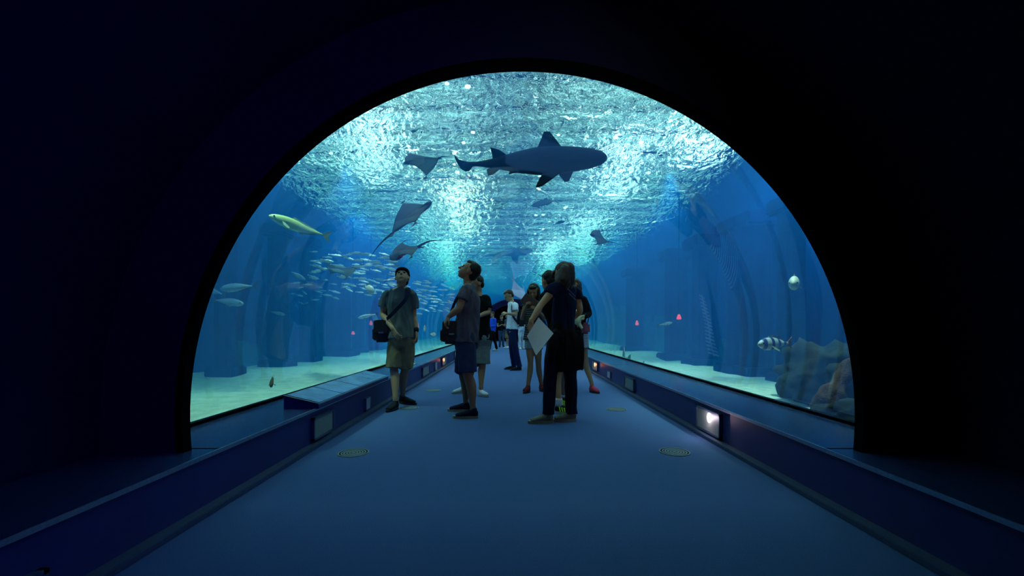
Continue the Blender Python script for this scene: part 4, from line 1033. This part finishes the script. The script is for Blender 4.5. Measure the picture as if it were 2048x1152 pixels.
# 9 person hidden behind the woman in navy
S = dict(Y=5.35, k=.96, girth=.92, yaw=20, pelvis=(1118, 676, .05), waist=(1114, 645), chest=(1104, 608), neck=(1100, 584), head=(1097, 563, 0), turn=(-150, -12, 0), hair='short',
         arms=[((1092, 590, .1), (1094, 628, .25), (1100, 645, .35), (1100, 655, .4), (0, 0, -1), 30), ((1122, 592, .1), (1130, 625, .2), (1128, 650, .3), (1128, 660, .35), (0, 0, -1), 30)],
         legs=[((1118, 684, .02), (1117, 746, -.02), (1118, 807, -.10), 62), ((1126, 684, .10), (1130, 740, .15), (1126, 790, .40), 30)],
         top=dict(m=blackc, sleeve=.5, hem=-.1, loose=.012), bottom=dict(m=cloth('dark_shorts', rgb(26, 28, 40)), len=.85, loose=.016),
         shoes=dict(m=cloth('dark_mesh', rgb(24, 30, 34)), sole=white_sole, stripes=mat('lime_stripe', rgb(190, 240, 40), .5), sock=white_canvas, L=.27),
         label='dark-haired person in lime-striped trainers hidden behind the woman in navy', skin=SKIN, vox=.009)
person(S)

# 8 woman in navy, seen from behind
S = dict(Y=4.82, k=.98, yaw=-128, pelvis=(1124, 672), waist=(1126, 640), chest=(1130, 604), neck=(1134, 572), head=(1128, 551, -.02), turn=(-118, -34, -8), hair='bob', hairm=HAIRB, hairfall=(.015, -.01, 0), hk=1.15,
         arms=[((1112, 573, -.14), (1082, 610, -.22), (1062, 643, -.30), (1063, 664, -.31), (.5, .6, 0), 16, 1), ((1152, 584, .14), (1160, 622, .12), (1142, 640, .25), (1130, 642, .3), (0, 0, -1), 25)],
         legs=[((1111, 682, -.04), (1101, 748, -.06), (1097, 828, -.08), -82), ((1138, 682, .06), (1141, 748, .05), (1143, 828, .02), -78)],
         top=dict(m=navyc, sleeve=.42, hem=-.05, loose=.02, wr=.016), bottom=dict(m=cloth('dark_jeans', rgb(18, 20, 44)), len=2.0, loose=.022),
         shoes=dict(m=grey_canvas, sole=tan_sole, L=.29), label='brown-haired woman in navy tee and dark jeans seen from behind', skin=SKIN, vox=.007)
root, off, f, r, J, o_, M = person(S)
# jacket tied round the waist, hanging down behind
bm = bmesh.new(); P0 = o_(J(S['pelvis'])); up = Vector((0, 0, 1))
tube(bm, [P0+up*.10, P0+up*.03, P0-up*.06], [(.165, .125), (.185, .145), (.185, .14)], wax=r, n=4, seg=24)
q0 = o_(J((1136, 690, -.10))); q1 = o_(J((1140, 742, -.12)))
tube(bm, [P0+up*.02-f*.06, q0, q1], [(.185, .09), (.175, .07), (.14, .045)], wax=Vector((1, 0, 0)), n=5, seg=24, caps=False)
tube(bm, [o_(J((1112, 668, -.16))), o_(J((1106, 690, -.18))), o_(J((1104, 716, -.17)))], [.05, .045, .035], n=3)
tp = obj('tied_jacket', remesh(bm, .008, 3, .016, 12, seed=8, stretch=.15), blackc, root)
# print on the back of the tee
bm = bmesh.new(); pw = Vector((.55, 0, -.55)).normalized(); u2 = Vector((.6, 0, .7)).normalized()
rs2 = random.Random(4)
for row, (n_, x0, y0, sz) in enumerate(((9, 1136, 578, .011), (8, 1139, 586, .014))):
    for i in range(n_):
        c = o_(J((x0+i*1.75, y0+i*1.75+row*1.5, -.165+.012*i)))
        box(bm, c-Vector((.0035, .004, sz*.5)), c+Vector((.0035, .004, sz*.5*rs2.uniform(.7, 1))))
obj('back_print', bm, mat('pale_print', rgb(110, 118, 150), .8), root)
# white sheet she holds
a, b, c_, d = [at(x, y, 4.82+z) for x, y, z in ((1077, 635, -.30), (1107, 667, -.34), (1072, 711, -.40), (1054, 672, -.36))]
bm = bmesh.new(); n_ = (b-a).cross(d-a).normalized()*.003; G = 8; vs = []
for lay in (1, -1):
    vs.append([[bm.verts.new(a.lerp(b, i/G).lerp(d.lerp(c_, i/G), j/G)+n_*lay+Vector((0, .012*math.sin(i/G*3), 0))) for i in range(G+1)] for j in range(G+1)])
for V in vs:
    for j in range(G):
        for i in range(G): bm.faces.new((V[j][i], V[j][i+1], V[j+1][i+1], V[j+1][i]))
for i in range(G):
    for j in (0, G): bm.faces.new((vs[0][j][i], vs[0][j][i+1], vs[1][j][i+1], vs[1][j][i]))
    for j in (0, G): bm.faces.new((vs[0][i][j], vs[0][i+1][j], vs[1][i+1][j], vs[1][i][j]))
bmesh.ops.recalc_face_normals(bm, faces=bm.faces)
tag(obj('paper_sheet', bm, mat('white_paper', rgb(205, 210, 215), .8, var=.03)), 'large white sheet hanging from the hand of the woman in navy', 'paper')

# 10 woman in black sleeves and striped skirt
S = dict(Y=7.0, k=.99, girth=.9, yaw=-25, pelvis=(1157, 668), waist=(1156, 643), chest=(1156, 614), neck=(1154, 592), head=(1149, 574, 0), turn=(-40, -25, 0), hair='long', hairm=HAIRB,
         arms=[((1169, 600, 0), (1179, 627, .0), (1164, 638, -.26), (1156, 638, -.32), (-.3, 0, -1), 30), ((1141, 600, 0), (1136, 630, -.05), (1150, 640, -.28), (1156, 644, -.34), (0, 0, -1), 30)],
         legs=[((1164, 676), (1171, 722, -.02), (1184, 769, -.05), 25), ((1150, 676), (1146, 724, .02), (1143, 772, .1), -5)],
         top=dict(m=cloth('black_knit', rgb(10, 11, 18)), sleeve=1.85, hem=.3, loose=.012), bottom=dict(m=striped('striped_skirt', rgb(215, 218, 228), rgb(90, 96, 110), 16), len=.42, loose=.01, skirt=True, name='skirt'),
         shoes=dict(m=cloth('pink_shoe', rgb(190, 60, 84)), sole=dark_sole, L=.25), label='woman in black sleeves, striped skirt and pink shoes behind the woman in navy', skin=SKIN)
person(S)
root = empty('handbag', at(1171, 668, 6.8)); tag(root, 'small pink and purple bag at the side of the striped skirt', 'bag')
obj('bag_body', boxes(((-.06, -.08, 0), (.06, .08, .18)), bevel=.03), cloth('pink_leather', rgb(150, 84, 104)), root)
band([Vector((-.03, 0, .17)), Vector((-.05, 0, .28)), Vector((0, 0, .33)), Vector((.05, 0, .28)), Vector((.03, 0, .17))], .015, .015, Vector((0, 1, 0)), nylon, 'handle', root, Vector())
# pale soft toy she holds
c = at(1155, 640, 6.62); root = empty('soft_toy', c); tag(root, 'cream soft toy hugged by the woman in the striped skirt', 'toy')
bm = bmesh.new(); ell(bm, (0, 0, 0), (.06, .05, .08)); ell(bm, (-.01, 0, .11), (.045, .045, .05)); tube(bm, [(.03, 0, .04), (.09, -.02, .06)], [.025, .02]); tube(bm, [(.02, 0, -.05), (.06, -.02, -.12)], [.03, .022]); ell(bm, (-.04, 0, .155), (.014, .012, .02)); ell(bm, (.025, 0, .155), (.014, .012, .02))
obj('toy_body', remesh(bm, .008, 2), cloth('cream_plush', rgb(200, 196, 160)), root)

# people far down the walkway
def far_person(px, yf, hgt, yaw, top, bottom, label, skirt=False, hair='short', shoes=None, k=None, pose=0, sleeve=.5, blen=2.03, hairm=HAIR):
    Y = CAM_Z*F/(yf-HY); s = F/Y; k = hgt/1.76
    def z(h): return yf-h*k*s
    dx = .19*k*s*abs(math.cos(R(yaw))); dd = .19*k*math.sin(R(yaw)); sg = 1
    fx = math.sin(R(yaw)); fd = -math.cos(R(yaw)); st = .10*pose
    arms = []
    for q in (-1, 1):
        sx, sd = px+q*dx, q*dd
        arms.append(((sx, z(1.42), sd), (sx+q*2/20*s*.3, z(1.14), sd), (sx+fx*.22*k*s-q*.3*dx, z(1.10 if pose else 1.18), sd*.6+fd*.22*k), (sx+fx*.31*k*s-q*.5*dx, z(1.13 if pose else 1.24), sd*.4+fd*.31*k), (0, 0, -1), 35))
    legs = []
    for q in (-1, 1):
        hx, hd = px+q*dx*.5, q*dd*.5; w_ = q*st
        legs.append(((hx, z(.88), hd), (hx+fx*w_*s*.6+fx*.02*s, z(.49), hd+fd*(w_*.6+.02)), (hx+fx*w_*s, z(.085), hd+fd*w_), yaw+q*10))
    S = dict(Y=Y, k=k, yaw=yaw, pelvis=(px, z(.93)), waist=(px, z(1.10)), chest=(px, z(1.30)), neck=(px, z(1.47)), head=(px+fx*.03*s, z(1.63), fd*.03), turn=(yaw, -12, 0), hair=hair, hairm=hairm,
             arms=arms, legs=legs, top=dict(m=top, sleeve=sleeve, hem=-.1, loose=.018), bottom=dict(m=bottom, len=blen, loose=.016, skirt=skirt, name='skirt' if skirt else None) if skirt else dict(m=bottom, len=blen, loose=.016),
             shoes=shoes or dict(m=white_canvas, sole=white_sole), label=label, vox=.016)
    return person(S)
royal = cloth('royal_blue_nylon', rgb(24, 84, 215)); pinkc = cloth('pink_cotton', rgb(200, 60, 130)); magenta = cloth('magenta_cotton', rgb(160, 24, 110)); palec = cloth('pale_cotton', rgb(190, 200, 215)); greyj = cloth('grey_denim', rgb(56, 72, 100))
far_person(986, 702, 1.68, -65, royal, blackc, 'boy in bright royal blue jacket and black trousers', pose=2.2, sleeve=1.9)
far_person(1003, 694, 1.62, 8, blackc, greyj, 'girl in dark top and grey jeans facing the camera, far down the walkway', hair='long', shoes=dict(m=dark_canvas, sole=dark_sole), sleeve=.3)
far_person(970, 698, 1.55, 20, pinkc, denim, 'child in pink top behind the outstretched arm of the boy in blue', hair='long')
far_person(949, 733, 1.30, -20, magenta, magenta, 'child in magenta leggings behind the shins of the person in black tee', hair='long')
far_person(1043, 699, 1.66, 30, palec, palec, 'person in pale clothes behind the backpack of the man in white')
far_person(1016, 697, 1.66, -60, greyj, khaki, 'person in shorts farthest back, mostly hidden by the man in white', blen=.9)
far_person(961, 695, 1.7, 60, palec, denim, 'person in pale top behind the person in black tee')
far_person(1052, 694, 1.7, -10, blackc, denim, 'person in dark clothes between the man in white and the long-haired girl')
